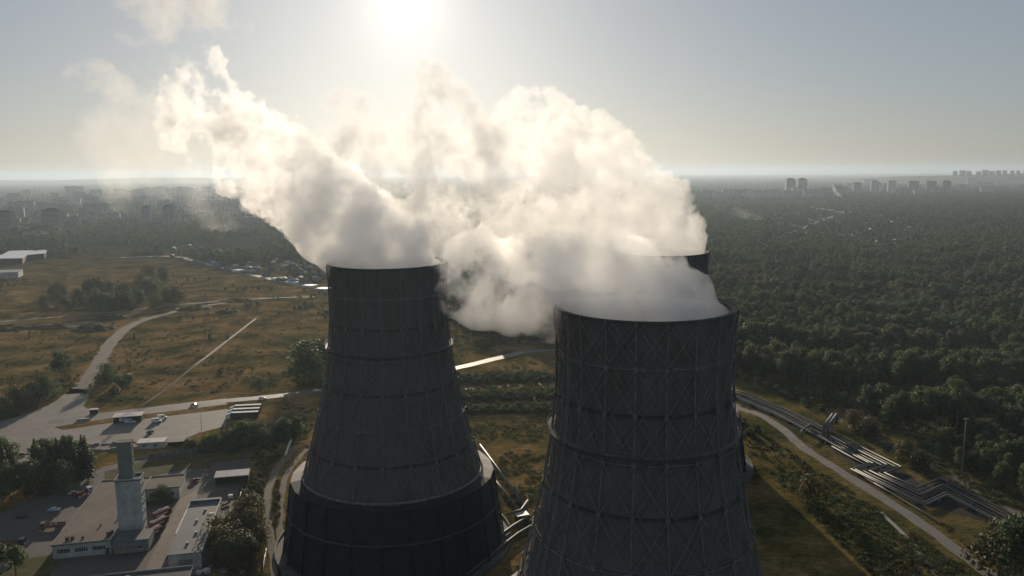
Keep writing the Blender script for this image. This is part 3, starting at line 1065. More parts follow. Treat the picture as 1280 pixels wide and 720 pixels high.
# scrub: bushes nobody could count on the fields and banks
BUSH = joined('bush') + joined('drybush')
road_px = [((905, 503), (950, 519), (1005, 560), (1060, 595), (1130, 640), (1200, 690), (1290, 760))]
pts = []
MAINROAD = ((-40, 555), (60, 528), (130, 519), (230, 506), (330, 497), (395, 489), (480, 475), (560, 462), (625, 447), (662, 439), (720, 440), (790, 462), (860, 486), (920, 508))
SERVICE = road_px[0]
TRACKS = [((96, 492), (108, 478), (121, 459), (136, 432), (160, 409), (192, 397), (245, 384), (332, 372)), ((178, 506), (205, 488), (243, 457), (285, 425), (320, 398)), ((-60, 405), (0, 402), (60, 397), (150, 389), (232, 380), (330, 373)), ((372, 556), (352, 578), (337, 606), (334, 650), (342, 690), (346, 740))]
PIPES_LINE = ((915, 493), (1036, 545), (1100, 588), (1160, 625), (1250, 655), (1300, 680))
def clear_ground(px, py):
    if near_line(px, py, MAINROAD, 11) or near_line(px, py, SERVICE, 14): return False
    if any(near_line(px, py, t, 7) for t in TRACKS): return False
    if near_line(px, py, PIPES_LINE, 22): return False
    return True


for i in range(26000):
    px = RNG.uniform(-150, 1450); py = 345 + 400 * RNG.random() ** .75
    if 350 < px < 625 and py > 560: continue
    if not clear_ground(px, py): continue
    p = at(px, py)
    if p.y < 120: continue
    if inside((px, py), [(-160, 600), (-40, 528), (45, 512), (85, 486), (286, 496), (290, 540), (240, 552), (180, 566), (318, 560), (314, 590), (302, 606), (280, 665), (262, 760), (-160, 760)]): continue
    if math.hypot(p.x - 30, p.y - 176) < 50 or math.hypot(p.x - 65, p.y - 342) < 50 or math.hypot(p.x + 42, p.y - 268) < 50: continue
    nz = 1.3 * noise.noise(Vector((p.x / 38, p.y / 60, 3.3))) + .6 * noise.noise(Vector((p.x / 12, p.y / 20, 8)))
    lim = .5 if px < 420 else (-.12 if py > 545 else .2)
    band = 556 < px < 705 and (466 < py < 478 or 488 < py < 500 or 508 < py < 518)
    if px > 920 and py < 545: lim = -.1
    if 290 < px < 350 and py > 545: lim = -.25
    if px < 420 and py < 400 and px > 200: lim = .1
    if 545 < px < 712 and not band and py < 700: continue
    if inside((px, py), [(915, 556), (938, 566), (1105, 735), (915, 735)]): continue
    if nz < lim and not band: continue
    if px > 920 and py > 545:
        pts.append((p.x, p.y, -.1, RNG.uniform(.14, .5), RNG.uniform(0, 6.28), RNG.choice((0, 3, 4, 5, 3, 4)))); continue
    s = RNG.uniform(.35, 1.0) * (1.25 if band or px > 920 else (1.7 if py < 400 else .9))
    v = RNG.choice((0, 1, 2, 3, 4, 5)) if px > 420 else RNG.choice((3, 4, 5, 3, 4, 5, 0))
    pts.append((p.x, p.y, -.1, s, RNG.uniform(0, 6.28), v))
for i in range(900):            # hedge-like bands on the banks between the towers
    px = RNG.uniform(556, 712); py = RNG.choice((471, 473, 476, 493, 496, 499, 512, 515)) + RNG.uniform(-2.5, 2.5) - (px - 640) * .03
    p = at(px, py)
    pts.append((p.x, p.y, -.1, RNG.uniform(.4, 1.15), RNG.uniform(0, 6.28), RNG.choice((0, 1, 2, 0, 1, 2, 3))))
scatter('undergrowth', BUSH, pts)
TUFT = [tuft_mesh(i) for i in range(4)]
pts = []
for i in range(52000):
    px = RNG.uniform(-120, 1400); py = 350 + 400 * RNG.random() ** .9
    if 350 < px < 625 and py > 560: continue
    if not clear_ground(px, py): continue
    if inside((px, py), [(-160, 600), (-40, 528), (45, 512), (85, 486), (112, 494), (122, 517), (286, 496), (290, 540), (240, 552), (180, 566), (318, 560), (314, 590), (302, 606), (280, 665), (262, 760), (-160, 760)]): continue
    p = at(px, py)
    if p.y < 120 or math.hypot(p.x - 30, p.y - 176) < 47 or math.hypot(p.x + 42, p.y - 268) < 47: continue
    nz = noise.noise(Vector((p.x / 14, p.y / 22, 3.9))) + .5 * noise.noise(Vector((p.x / 5, p.y / 7, 8)))
    if nz < (.06 if px < 420 else -.15): continue
    if inside((px, py), [(915, 556), (938, 566), (1105, 735), (915, 735)]): continue
    pts.append((p.x, p.y, 0, RNG.uniform(.5, 1.3), RNG.uniform(0, 6.28), RNG.choice((1, 1, 3, 0) if px < 420 else (0, 2, 1, 3))))
scatter('grass', TUFT, pts)
# ------------------------------------------------------------------ buildings of the fire station
PALE_WALL = weathered('pale_render', (0.38, 0.40, 0.38), .38, .3, .85)
GREEN_WALL = weathered('grey_green_render', (0.17, 0.20, 0.185), .25, .3, .85)
WHITE_WALL = weathered('white_paint', (0.62, 0.61, 0.58), .15, .4, .7)
BROWN_ROOF = asphalt_mat('gravelled_roof', (0.135, 0.105, 0.085), 0.9)
GREY_ROOF = weathered('grey_sheet_roof', (0.095, 0.108, 0.115), .25, .2, .7, .3)
DARK_ROOF = weathered('dark_felt_roof', (0.06, 0.06, 0.062), .3, .3, .8)
PALE_ROOF = weathered('pale_sheet_roof', (0.55, 0.50, 0.46), .18, .3, .6)
DARK_WALL = weathered('dark_timber_wall', (0.06, 0.055, 0.05), .35, .4, .8)
CONC = weathered('concrete', (0.26, 0.25, 0.235), .25, .5, .85)
GLASS = Mat('window_glass', .12, .5).color((.03, .035, .04)).m
FRAME = weathered('frame_paint', (.55, .55, .52), .1, .5, .6)
METAL = weathered('zinc', (.30, .31, .32), .25, .8, .45, .5, .6)
ANG = R(12)
FO = Vector((-141.0, 266.0, 0))


def loc(u, v, z=0):
    c, s = math.cos(ANG), math.sin(ANG)
    return (FO.x + u * c - v * s, FO.y + u * s + v * c, z)


def part_box(name, parent, mat, x0, x1, y0, y1, z0, z1):
    bm = bmesh.new(); box(bm, x0, x1, y0, y1, z0, z1)
    return obj(name, bm, mat, parent)


def rot_parent_window(parent, x, y, z, w, h, face, panes=2, depth=.12):
    """a framed window on a wall facing -y ('f'), +x ('r') or -x ('l'); returns the window part"""
    bm = bmesh.new(); bg_ = bmesh.new()
    t = .09
    def bx_(b, a0, a1, d0, d1, z0, z1):
        if face == 'f': box(b, x + a0, x + a1, y - d1, y - d0, z + z0, z + z1)
        elif face == 'r': box(b, x + d0, x + d1, y + a0, y + a1, z + z0, z + z1)
        else: box(b, x - d1, x - d0, y + a0, y + a1, z + z0, z + z1)
    bx_(bm, -w / 2, w / 2, .003, depth, 0, t); bx_(bm, -w / 2, w / 2, .003, depth, h - t, h)
    for i in range(panes + 1):
        xx = -w / 2 + (w - t) * i / panes
        bx_(bm, xx, xx + t, .003, depth - .005, t, h - t)
    bx_(bm, -w / 2 - .08, w / 2 + .08, .004, depth + .12, -.1, -.002)
    wn = obj('window', bm, FRAME, parent)
    bx_(bg_, -w / 2 + t, w / 2 - t, .005, .03, t + .001, h - t - .001)
    obj('pane', bg_, GLASS, wn)
    return wn


def flat_building(name, label, cat, u0, u1, v0, v1, h, wall, roof, eave=.35, par=.35, z0=0, group=None):
    """a flat-roofed building with roof slab and upstand, in the station's own axes"""
    t = thing(name, label, cat, loc(u0, v0, z0), ANG, group)
    w, d = u1 - u0, v1 - v0
    part_box('wall', t, wall, 0, w, 0, d, -.1, h - .302)
    r = part_box('roof', t, roof, -eave, w + eave, -eave, d + eave, h - .3, h)
    if par:
        bm = bmesh.new()
        e = eave - .02
        box(bm, -e, w + e, -e, -e + .25, h + .002, h + par); box(bm, -e, w + e, d + e - .25, d + e, h + .002, h + par)
        box(bm, -e, -e + .25, -e + .252, d + e - .252, h + .002, h + par - .004); box(bm, w + e - .25, w + e, -e + .252, d + e - .252, h + .002, h + par - .004)
        obj('upstand', bm, CONC, r)
    return t, w, d, r


# drill tower
t = thing('drill_tower', 'pale windowless fronted drill tower rising over the brown roofed fire station', 'tower', loc(0, 0), ANG)
part_box('wall', t, PALE_WALL, 0, 8.2, 0, 5.6, -.1, 22.6)
rf = part_box('roof', t, DARK_ROOF, -.25, 8.45, -.25, 5.85, 22.602, 22.95)
bm = bmesh.new()
for x0, x1, y0, y1 in ((-.25, 8.45, -.25, 0), (-.25, 8.45, 5.6, 5.85), (-.25, 0, .002, 5.598), (8.2, 8.45, .002, 5.598)): box(bm, x0, x1, y0, y1, 22.952, 23.5)
obj('upstand', bm, PALE_WALL, rf)
for k in range(6):
    for yy in (1.6, 4.0):
        rot_parent_window(t, 8.2, yy, 2.2 + k * 3.4, 1.1, 1.7, 'r', 1)
tw = part_box('hose_shaft', t, GREEN_WALL, .9, 5.6, 2.0, 5.4, 22.953, 36.0)
part_box('shaft_cap', tw, DARK_ROOF, .75, 5.75, 1.85, 5.55, 36.002, 36.35)
bm = bmesh.new()
for k in range(4): box(bm, 5.603, 5.66, 2.6, 4.8, 24.4 + k * 2.9, 26.2 + k * 2.9)
obj('louvre', bm, METAL, tw)

# long low station building
t, w, d, r = flat_building('fire_station', 'long low fire station with brown gravel roof and pale windowed front', 'building', -19.0, -.6, -8.2, 50, 5.0, PALE_WALL, BROWN_ROOF)
for k in range(3):
    rot_parent_window(t, 3.4 + k * 5.6, 0, 1.7, 4.2, 1.75, 'f', 6)
for k in range(8): rot_parent_window(t, 0, 5 + k * 6, 1.7, 2.6, 1.6, 'l', 3)
for x, y, s in ((3.4, 2.4, 1.1), (4.9, 3.0, 1.0), (8.4, 3.0, .7), (16.2, 3.6, 1.2), (17.0, 5.2, 1.0), (11.6, 12.5, .5), (17.0, 21, .8), (16.2, 17.5, .6)):
    bm = bmesh.new(); box(bm, x, x + s, y, y + s * .8, 5.002, 5.0 + s * 1.1); box(bm, x - .15, x + s + .15, y - .15, y + s * .8 + .15, 5.003 + s * 1.1, 5.15 + s * 1.1)
    obj('roof_vent', bm, DARK_WALL, r)
part_box('door', t, DARK_WALL, 16.6, 17.8, -.06, -.003, 0, 2.3)

# annexe in front of the drill tower, its lower canopy stepping down
t, w, d, r = flat_building('annexe', 'grey roofed annexe at the foot of the pale drill tower', 'building', .4, 11.8, -9.0, -.8, 4.6, CONC, GREY_ROOF, .3, 0)
bm = bmesh.new()
v = [bm.verts.new(p) for p in ((-.2, -2.6, 3.4), (11.6, -2.6, 3.4), (11.6, -.36, 4.3), (-.2, -.36, 4.3), (-.2, -2.6, 3.2), (11.6, -2.6, 3.2), (11.6, -.36, 4.1), (-.2, -.36, 4.1))]
for f in ((0, 1, 2, 3), (7, 6, 5, 4), (0, 4, 5, 1), (1, 5, 6, 2), (3, 2, 6, 7), (0, 3, 7, 4)): bm.faces.new([v[i] for i in f])
obj('canopy', bm, GREY_ROOF, t)
rot_parent_window(t, 8.6, 0, 1.2, 1.8, 1.2, 'f', 2)

# rear wing across the courtyard
t, w, d, r = flat_building('rear_wing', 'brown roofed wing with white end wall behind the courtyard tree', 'building', .2, 13.2, 36.5, 50, 5.0, PALE_WALL, BROWN_ROOF)
for k in range(3): rot_parent_window(t, 3 + k * 3.6, 0, 1.6, 2.2, 1.6, 'f', 3)
part_box('end_wall', t, WHITE_WALL, 13.003, 13.1, .3, 13.2, .2, 4.2)

# grey hall on the right of the yard
t = thing('grey_hall', 'long hall with blue grey sheet roof and white side strip', 'building', loc(22, -27), ANG)
part_box('wall', t, PALE_WALL, 0, 10.2, 0, 43, -.1, 6.1)
bm = bmesh.new()
n = 18
for k in range(n):
    y0, y1 = -.5 + 44 * k / n, -.5 + 44 * (k + 1) / n
    box(bm, -.4, 10.7, y0, y1 - .01, 6.102, 6.42 + (.006 if k % 2 else 0))
r = obj('roof', bm, GREY_ROOF, t)
part_box('ridge_upstand', r, PALE_ROOF, 10.45, 10.7, -.48, 43.5, 6.46, 7.0)
part_box('end_parapet', r, GREY_ROOF, -.38, 10.4, 41.6, 43.4, 6.46, 7.3)
part_box('side_strip', t, WHITE_WALL, -.9, -.42, 16, 41, 5.2, 6.3)
for k in range(6): rot_parent_window(t, 0, 5 + k * 6.4, 2.0, 3.2, 1.8, 'l', 3)
for k, yy in enumerate((6, 14, 24, 33)):
    part_box('roof_vent', r, METAL, 4.4 + (k % 2) * 1.5, 5.3 + (k % 2) * 1.5, yy, yy + .9, 6.44, 7.1)
bm = bmesh.new(); tube(bm, [(7.5, 2, 6.7), (7.5, 30, 6.7), (9.9, 30, 6.7)], .14, 6); obj('duct', bm, METAL, r)
part_box('gate', t, METAL, 3, 7.4, -.08, -.003, 0, 4.2)
part_box('lean_to', t, CONC, 10.203, 12.6, 6, 18, 0, 4.2)
part_box('downpipe', t, METAL, 10.21, 10.4, 2.0, 2.2, 0, 6.0)

# dark roofed front building cut by the lower edge
t, w, d, r = flat_building('front_building', 'flat dark roofed building cut by the bottom edge below the fire station', 'building', -6, 31, -62, -35.5, 5.4, CONC, DARK_ROOF, .4, .5)
for x, y in ((6, 20), (18, 22), (28, 17)):
    part_box('roof_vent', r, METAL, x, x + 1.2, y, y + 1.0, 5.402, 6.5)

# open shed at the back of the yard
t = thing('open_shed', 'long open shed with thin pale roof at the back of the yard', 'shed', loc(25.5, 47.5), ANG)
bm = bmesh.new()
v = [bm.verts.new(p) for p in ((-.4, -.4, 3.7), (13.6, -.4, 3.7), (13.6, 5.6, 4.3), (-.4, 5.6, 4.3), (-.4, -.4, 3.45), (13.6, -.4, 3.45), (13.6, 5.6, 4.05), (-.4, 5.6, 4.05))]
for f in ((0, 1, 2, 3), (7, 6, 5, 4), (0, 4, 5, 1), (1, 5, 6, 2), (3, 2, 6, 7), (0, 3, 7, 4)): bm.faces.new([v[i] for i in f])
obj('roof', bm, PALE_ROOF, t)
bm = bmesh.new(); box(bm, 0, 13.2, 5, 5.3, 0, 3.95); box(bm, 0, .25, .3, 4.998, 0, 3.5); box(bm, 12.95, 13.2, .3, 4.998, 0, 3.5)
obj('wall', bm, DARK_WALL, t)
for k in range(5): part_box('post', t, DARK_WALL, .3 + k * 3.1, .5 + k * 3.1, -.2, 0, 0, 3.44)

# concrete panel fence along the trees
a, b = at(186, 574), at(368, 550)
ln = (b - a).length
t = thing('concrete_fence', 'dark concrete panel fence below the row of small trees', 'fence', (a.x, a.y, 0), math.atan2(b.y - a.y, b.x - a.x))
bm = bmesh.new(); k = 0
while k * 3 < ln:
    box(bm, k * 3 + .16, min(ln, k * 3 + 2.998), -.06, .06, 0, 2.5); k += 1
obj('panels', bm, weathered('stained_panel', (.12, .115, .105), .35, .5), t)
for k in range(int(ln // 3) + 1): part_box('post', t, CONC, k * 3, k * 3 + .158, -.11, .11, 0, 2.65)

# white gatehouse on the fence line
p = at(172, 562)
t = thing('gatehouse', 'low white roofed gatehouse beside the plaza above the fence', 'building', (p.x, p.y, 0), R(10))
part_box('wall', t, PALE_WALL, 0, 12, 0, 6, 0, 3.0)
part_box('roof', t, PALE_ROOF, -.4, 12.4, -.4, 6.4, 3.002, 3.3)
rot_parent_window(t, 3, 0, 1, 1.8, 1.2, 'f', 2); rot_parent_window(t, 8, 0, 1, 1.8, 1.2, 'f', 2)
part_box('lean_to_roof', t, GREY_ROOF, 12.403, 21, .5, 5, 2.3, 2.5)
part_box('lean_to_wall', t, DARK_WALL, 12.41, 20.6, 4.4, 4.7, 0, 2.298)
part_box('post', t, DARK_WALL, 20.3, 20.5, .7, .9, 0, 2.298)

# roadside canopy where the vans park
p = at(142, 530)
t = thing('roadside_canopy', 'open roadside canopy with pinkish white flat roof and dark inside', 'canopy', (p.x, p.y, 0), R(14))
part_box('roof', t, PALE_ROOF, -.5, 14, -.5, 7.5, 3.4, 3.7)
bm = bmesh.new(); box(bm, 0, 13.5, 6.8, 7.0, 0, 3.398); box(bm, 0, .2, 1, 6.798, 0, 3.398); box(bm, 13.3, 13.5, 1, 6.798, 0, 3.398)
obj('wall', bm, DARK_WALL, t)
for k in range(4): part_box('post', t, DARK_WALL, .1 + k * 4.35, .3 + k * 4.35, 0, .2, 0, 3.398)
# bus shelter on the verge
p = at(112, 518)
t = thing('bus_shelter', 'small white roofed shelter on the grass corner by the plaza', 'shelter', (p.x, p.y, 0), R(12))
part_box('roof', t, WHITE_WALL, -.3, 4.4, -.3, 2.2, 2.5, 2.7)
bm = bmesh.new(); box(bm, 0, 4.1, 1.8, 1.95, 0, 2.498); box(bm, 0, .15, .2, 1.798, 0, 2.498); box(bm, 3.95, 4.1, .2, 1.798, 0, 2.498)
obj('wall', bm, DARK_WALL, t)
part_box('bench', t, CONC, .4, 3.7, 1.2, 1.6, .4, .48)
# low roadside slab (sign lying on its low frame)
p = at(96, 526)
t = thing('barrier_block', 'pale low barrier block on the end of the grass verge', 'barrier', (p.x, p.y, 0), R(12))
part_box('body', t, CONC, 0, 6, 0, .7, 0, .8); part_box('cap', t, WHITE_WALL, -.05, 6.05, -.05, .75, .802, .95)
# ruined foundation at the plaza edge
a = at(93, 566)
t = thing('ruined_foundation', 'low ruined foundation walls at the edge of the dusty plaza', 'ruin', (a.x, a.y, 0), R(11))
bm = bmesh.new(); rng = random.Random(4)
for x in range(0, 28, 2):
    for y0 in (0, 9): box(bm, x, x + 1.996, y0, y0 + .6, 0, rng.uniform(.4, 1.3))
for x0 in (0, 9, 19, 27.4): box(bm, x0, x0 + .6, .602, 8.998, 0, rng.uniform(.4, 1.1))
obj('wall', bm, CONC, t)
bm = bmesh.new(); box(bm, .602, 27.38, .602, 8.998, 0, .12); obj('floor_slab', bm, BROWN_YARD, t)

# brown paved lane between tower and hall
sheet('lane', [loc(13.6, -36), loc(21.4, -36), loc(21.4, 16), loc(19, 45), loc(13.6, 36)], Z3, BROWN_YARD)

# scrap heap and pale crates near the open shed
def rubble(name, cx, cy, rx, ry, n, seed, mats):
    rng = random.Random(seed); bm = bmesh.new()
    for _ in range(n):
        x, y = cx + rng.gauss(0, rx), cy + rng.gauss(0, ry)
        s = rng.uniform(.25, 1.1)
        vs = box(bm, -s, s, -s * rng.uniform(.2, .6), s * rng.uniform(.2, .6), 0, s * rng.uniform(.3, .9), rng.uniform(0, 3), (x, y, 0), rng.randrange(len(mats)))
    o = obj(name, bm, mats); tag(o, kind='stuff')
RUST = weathered('rusty_iron', (.16, .07, .04), .4, .8)
q = loc(28, 25); rubble('rubble', q[0], q[1], 3.2, 2.4, 70, 1, [RUST, DARK_WALL, CONC, WHITE_WALL, RUST])
q = loc(37, -28); rubble('rubble', q[0], q[1], 5.5, 4.0, 90, 2, [DARK_WALL, RUST, CONC, DARK_WALL, METAL])
for i, (u, v, s, lab) in enumerate(((33.5, 33, 1.6, 'white crate alone on the yard near the open shed'), (23.5, 27.5, 1.5, 'pale crate at the left end of the scrap heap'), (36.5, -18, 2.0, 'white crate on the scrap below the thicket'),
                          (32, -30.5, 1.7, 'pale flat crate on the scrap at the bottom edge'), (34, -30, 2.0, 'larger white crate beside the flat one at the bottom edge'))):
    t = thing('crate', lab, 'crate', loc(u, v), ANG + i)
    part_box('side', t, WHITE_WALL, -s / 2, s / 2, -s / 2, s / 2, 0, s * .7)
    bm = bmesh.new()
    for k in range(4): box(bm, -s / 2 - .05, s / 2 + .05, -s / 2 + k * s / 4 + .02, -s / 2 + (k + 1) * s / 4 - .05, s * .7 + .002, s * .7 + .08)
    obj('lid', bm, WHITE_WALL, t)

# ------------------------------------------------------------------ far buildings
def warehouse(name, label, pts, h, roof, wall):
    c = sum((Vector(p) for p in pts), Vector()) / len(pts); c.z = 0
    t = thing(name, label, 'warehouse', c)
    q = [Vector(p) - c for p in pts]
    bm = bmesh.new()
    lo = [bm.verts.new((p.x * .985, p.y * .985, 0)) for p in q]; hi = [bm.verts.new((p.x * .985, p.y * .985, h - .5)) for p in q]
    for i in range(len(q)): bm.faces.new((lo[i], lo[(i + 1) % len(q)], hi[(i + 1) % len(q)], hi[i]))
    bmesh.ops.recalc_face_normals(bm, faces=bm.faces); obj('wall', bm, wall, t)
    bm = bmesh.new()
    a = [bm.verts.new((p.x, p.y, h)) for p in q]; b_ = [bm.verts.new((p.x, p.y, h - .6)) for p in q]
    bm.faces.new(a); bm.faces.new(list(reversed(b_)))
    for i in range(len(q)): bm.faces.new((b_[i], b_[(i + 1) % len(q)], a[(i + 1) % len(q)], a[i]))
    bmesh.ops.recalc_face_normals(bm, faces=bm.faces); obj('roof', bm, roof, t)
    return t


BRIGHT_ROOF = weathered('white_sheet_roof', (.78, .76, .72), .08, .03, .42, .5)
warehouse('warehouse', 'big warehouse with gleaming white stepped roof at the left edge', [at(x, y, 9) for x, y in ((-70, 324.5), (28, 322.5), (34, 318.5), (56, 316.5), (60, 312), (12, 313.5), (2, 318.5), (-70, 321))], 9, BRIGHT_ROOF, DARK_WALL)
warehouse('warehouse', 'smaller pale box warehouse in front of the gleaming white one', [at(x, y, 8) for x, y in ((-60, 343), (23, 340), (29, 336.5), (-60, 339))], 8, METAL, PALE_WALL)
warehouse('warehouse', 'bright roofed shed seen in the gap between the left tower and the steam', [at(x, y, 6) for x, y in ((551, 358), (566, 361), (579, 361), (560, 356))], 6, BRIGHT_ROOF, PALE_WALL)
warehouse('warehouse', 'long pale roofed building behind the bright shed in the gap between towers', [at(x, y, 6) for x, y in ((576, 352), (603, 349), (600, 346), (574, 349))], 6, GREY_ROOF, PALE_WALL)
GAR = ((294, 340, 11), (309, 341, 5), (344, 350.5, 13), (363, 355, 15), (383, 359.5, 15), (401, 363.5, 14))
for i, (px, py, wpx) in enumerate(GAR):
    p = at(px, py); sc = (Vector(p) - Vector((0, 0, HC))).length / FPX
    w = wpx * sc
    t = thing('garage_block', 'pale roofed garage block in the line along the far road', 'garage', (p.x, p.y, 0), R(-28), 'garage blocks along the far road')
    part_box('wall', t, WHITE_WALL, -w / 2, w / 2, 0, 11, 0, 2.2); part_box('roof', t, BRIGHT_ROOF, -w / 2 - .4, w / 2 + .4, -.4, 11.4, 2.202, 2.5)
    bm = bmesh.new()
    for k in range(int(w // 3.4)): box(bm, -w / 2 + .4 + k * 3.4, -w / 2 + 3.2 + k * 3.4, -.06, -.003, 0, 1.9)
    obj('gates', bm, WHITE_WALL, t)

# summer houses of the garden settlements
HW = [weathered('hut_wall_%s' % n, c, .2, .5) for n, c in (('grey', (.20, .19, .18)), ('ochre', (.24, .19, .13)), ('blue', (.14, .18, .20)))]
HR = [weathered('hut_roof_%s' % n, c, .2, .5, .75, .3, .1) for n, c in (('slate', (.20, .21, .22)), ('rust', (.17, .09, .06)), ('pale', (.40, .40, .40)), ('dark', (.10, .10, .11)))]


def hut_mesh(seed):
    rng = random.Random(seed); w, d, h = rng.uniform(5, 8), rng.uniform(5, 9), rng.uniform(2.6, 4.2)
    b = bmesh.new(); box(b, -w / 2, w / 2, -d / 2, d / 2, 0, h)
    rb = bmesh.new(); e = .4; rh = rng.uniform(1.4, 2.6)
    A = [rb.verts.new(p) for p in ((-w / 2 - e, -d / 2 - e, h), (w / 2 + e, -d / 2 - e, h), (w / 2 + e, d / 2 + e, h), (-w / 2 - e, d / 2 + e, h), (0, -d / 2 - e, h + rh), (0, d / 2 + e, h + rh))]
    for f in ((0, 3, 2, 1), (0, 1, 4), (2, 3, 5), (1, 2, 5, 4), (3, 0, 4, 5)): rb.faces.new([A[i] for i in f])
    return mesh_of('wall', b, [HW[seed % 3]]), mesh_of('roof', rb, [HR[(seed * 7 // 3) % 4]])


HUTS = [hut_mesh(s) for s in range(12)]


def settle(n, pick, label, group, seed):
    rng = random.Random(seed)
    for _ in range(n):
        px, py = pick(rng)
        p = at(px, py)
        t = thing('summer_house', label, 'house', (p.x, p.y, 0), rng.uniform(0, 3.14), group)
        a, b_ = rng.choice(HUTS)
        obj('wall', a, None, t); obj('roof', b_, None, t)


def pick_right(r):
    while True:
        px, py = r.uniform(955, 1160), r.uniform(257, 310)
        if inside((px, py), [(955, 285), (965, 268), (1005, 258), (1060, 262), (1130, 270), (1165, 290), (1140, 310), (1080, 312), (1040, 300), (990, 290)]): return px, py


settle(150, pick_right, 'small gabled house in the garden settlement beyond the forest on the right', 'summer houses beyond the forest', 5)
settle(110, lambda r: (lambda q: (q, 300 + (q - 215) * .19 + r.uniform(0, 26)))(r.uniform(215, 420)), 'small gabled house in the garden settlement behind the far road on the left', 'summer houses behind the far road', 6)

# apartment blocks of the city
BLOCKW = [weathered('panel_wall_%s' % n, c, .12, .06) for n, c in (('grey', (.26, .26, .25)), ('cream', (.50, .47, .42)), ('blue', (.26, .29, .31)), ('white', (.66, .64, .61)))]


def block_parts(t, w, d, fl, wall, cap=0):
    h = fl * 2.9
    part_box('wall', t, wall, -w / 2, w / 2, -d / 2, d / 2, 0, h)
    bm = bmesh.new()
    for k in range(fl):
        z = k * 2.9 + .9
        for x0, x1 in ((-w / 2 + 1, -.6), (.6, w / 2 - 1)): box(bm, x0, x1, -d / 2 - .05, -d / 2 - .004, z, z + 1.4)
    obj('glazing', bm, GLASS, t)
    r = part_box('roof', t, DARK_ROOF, -w / 2 - .3, w / 2 + .3, -d / 2 - .3, d / 2 + .3, h + .002, h + .8)
    if cap:
        bm = bmesh.new(); box(bm, -w * .36, w * .36, -d * .36, d * .36, h + .802, h + cap * .55); box(bm, -w * .22, w * .22, -d * .25, d * .25, h + cap * .55 + .002, h + cap)
        obj('roof_house', bm, DARK_WALL, r)
    else:
        bm = bmesh.new(); x = -w / 2 + 8
        while x < w / 2 - 6: box(bm, x, x + 5, -2, 2, h + .802, h + 3.2); x += 22
        obj('lift_house', bm, DARK_WALL, r)


def block(px, py, wpx, hpx, label, wi=0, group=None, rz=0.0, cap=0, d=14):
    p = at(px, py); dist = (Vector(p) - Vector((0, 0, HC))).length
    w = wpx / FPX * dist; fl = max(4, round(hpx / FPX * dist / 2.9))
    t = thing('apartment_block', label, 'apartment block', (p.x, p.y, 0), rz, group)
    block_parts(t, w, d, fl, BLOCKW[wi], cap)


block(987, 246, 10.5, 20, 'left one of two tall twin towers on the skyline', 1, cap=7, d=26)
block(1001.5, 246, 10.5, 20, 'right one of two tall twin towers on the skyline', 1, cap=7, d=26)
rng = random.Random(12)
for i in range(19):
    px = 822 + i * 12.5
    block(px, 249 - abs(i - 8) * .2 + rng.uniform(-1, 1), rng.uniform(11, 15), rng.uniform(9, 13) if px > 900 else rng.uniform(7, 10), 'long slab in the row of pale apartment blocks on the right skyline', rng.choice((3, 1, 3, 1, 2)), 'slabs of the right skyline row', R(rng.uniform(-12, 12)))
for px, k in ((1071, 0), (1093, 1), (1114, 3), (1141, 2), (1163, 2), (1182, 0)):
    block(px, 241, 9 if k != 2 else 11, 13 if px > 1080 else 11, 'separate apartment tower among the trees right of the skyline row', k, 'towers right of the skyline row', 0, 4 if k != 2 else 0, 16)
block(842, 235, 26, 8, 'wide dark block standing behind the left end of the skyline row', 2)
# those on the hill, against the sky
for i in range(12):
    px = 1196 + i * 8.5 + rng.uniform(-2, 2)
    p = Vector((0, 0, HC)) + ray(px, 213.5) * (7900 / ray(px, 213.5).y)
    t = thing('apartment_block', 'far apartment block on the hill cutting the right horizon', 'apartment block', (p.x, p.y, 66), 0, 'blocks on the right hill')
    block_parts(t, rng.uniform(28, 60), 16, rng.randint(15, 20), BLOCKW[0])
for i in range(150):
    px = rng.uniform(-20, 400); py = 240 + 45 * rng.random() ** 1.3
    if py > 262 and px > 110: py = rng.uniform(240, 262)
    block(px, py + 4, rng.uniform(8, 17) * (py / 270), rng.uniform(7, 12) * (py / 265), 'hazy dark apartment block in the city on the left horizon', rng.choice((0, 0, 2, 2, 1)), 'blocks of the left horizon', R(rng.uniform(-25, 25)))
for i in range(34):
    px = rng.uniform(1040, 1290)
    block(px, rng.uniform(231, 244), rng.uniform(7, 16), rng.uniform(3.5, 7), 'low pale building scattered along the right horizon under the hill', rng.choice((3, 1, 0, 2)), 'low buildings of the right horizon', R(rng.uniform(-25, 25)))
for px, py, w in ((1013, 260, 8), (1026, 262, 9), (1038, 263.5, 8), (1050, 266, 9), (898, 258, 7), (906, 259, 5)):
    p = at(px, py); sc = (Vector(p) - Vector((0, 0, HC))).length / FPX
    t = thing('garage_block', 'bright roofed low garage block on the far clearing beyond the forest', 'garage', (p.x, p.y, 0), R(-20), 'bright garages on the far clearing')
    part_box('wall', t, WHITE_WALL, -w * sc / 2, w * sc / 2, 0, 12, 0, 3.0); part_box('roof', t, BRIGHT_ROOF, -w * sc / 2 - .4, w * sc / 2 + .4, -.4, 12.4, 3.002, 3.4)
for i in range(60):
    px = rng.uniform(-20, 400); py = rng.uniform(256, 300) if px < 120 else rng.uniform(252, 280)
    block(px, py, rng.uniform(9, 24), rng.uniform(4, 8), 'low hazy block among the gardens of the left city', rng.choice((0, 2, 0, 1, 3)), 'low blocks of the left city', R(rng.uniform(-30, 30)))
block(184, 281, 8, 20, 'dark slim tower block standing alone in the left city', 2, cap=5, d=16)
block(213, 281, 12, 21, 'dark wide tower block right of the slim one in the left city', 2, cap=5, d=18)
block(67, 288, 20, 22, 'dark stepped tower block above the gleaming warehouse', 0, cap=5, d=18)
block(8, 292, 18, 22, 'dark tower block at the left edge of the picture', 0, cap=5, d=18)
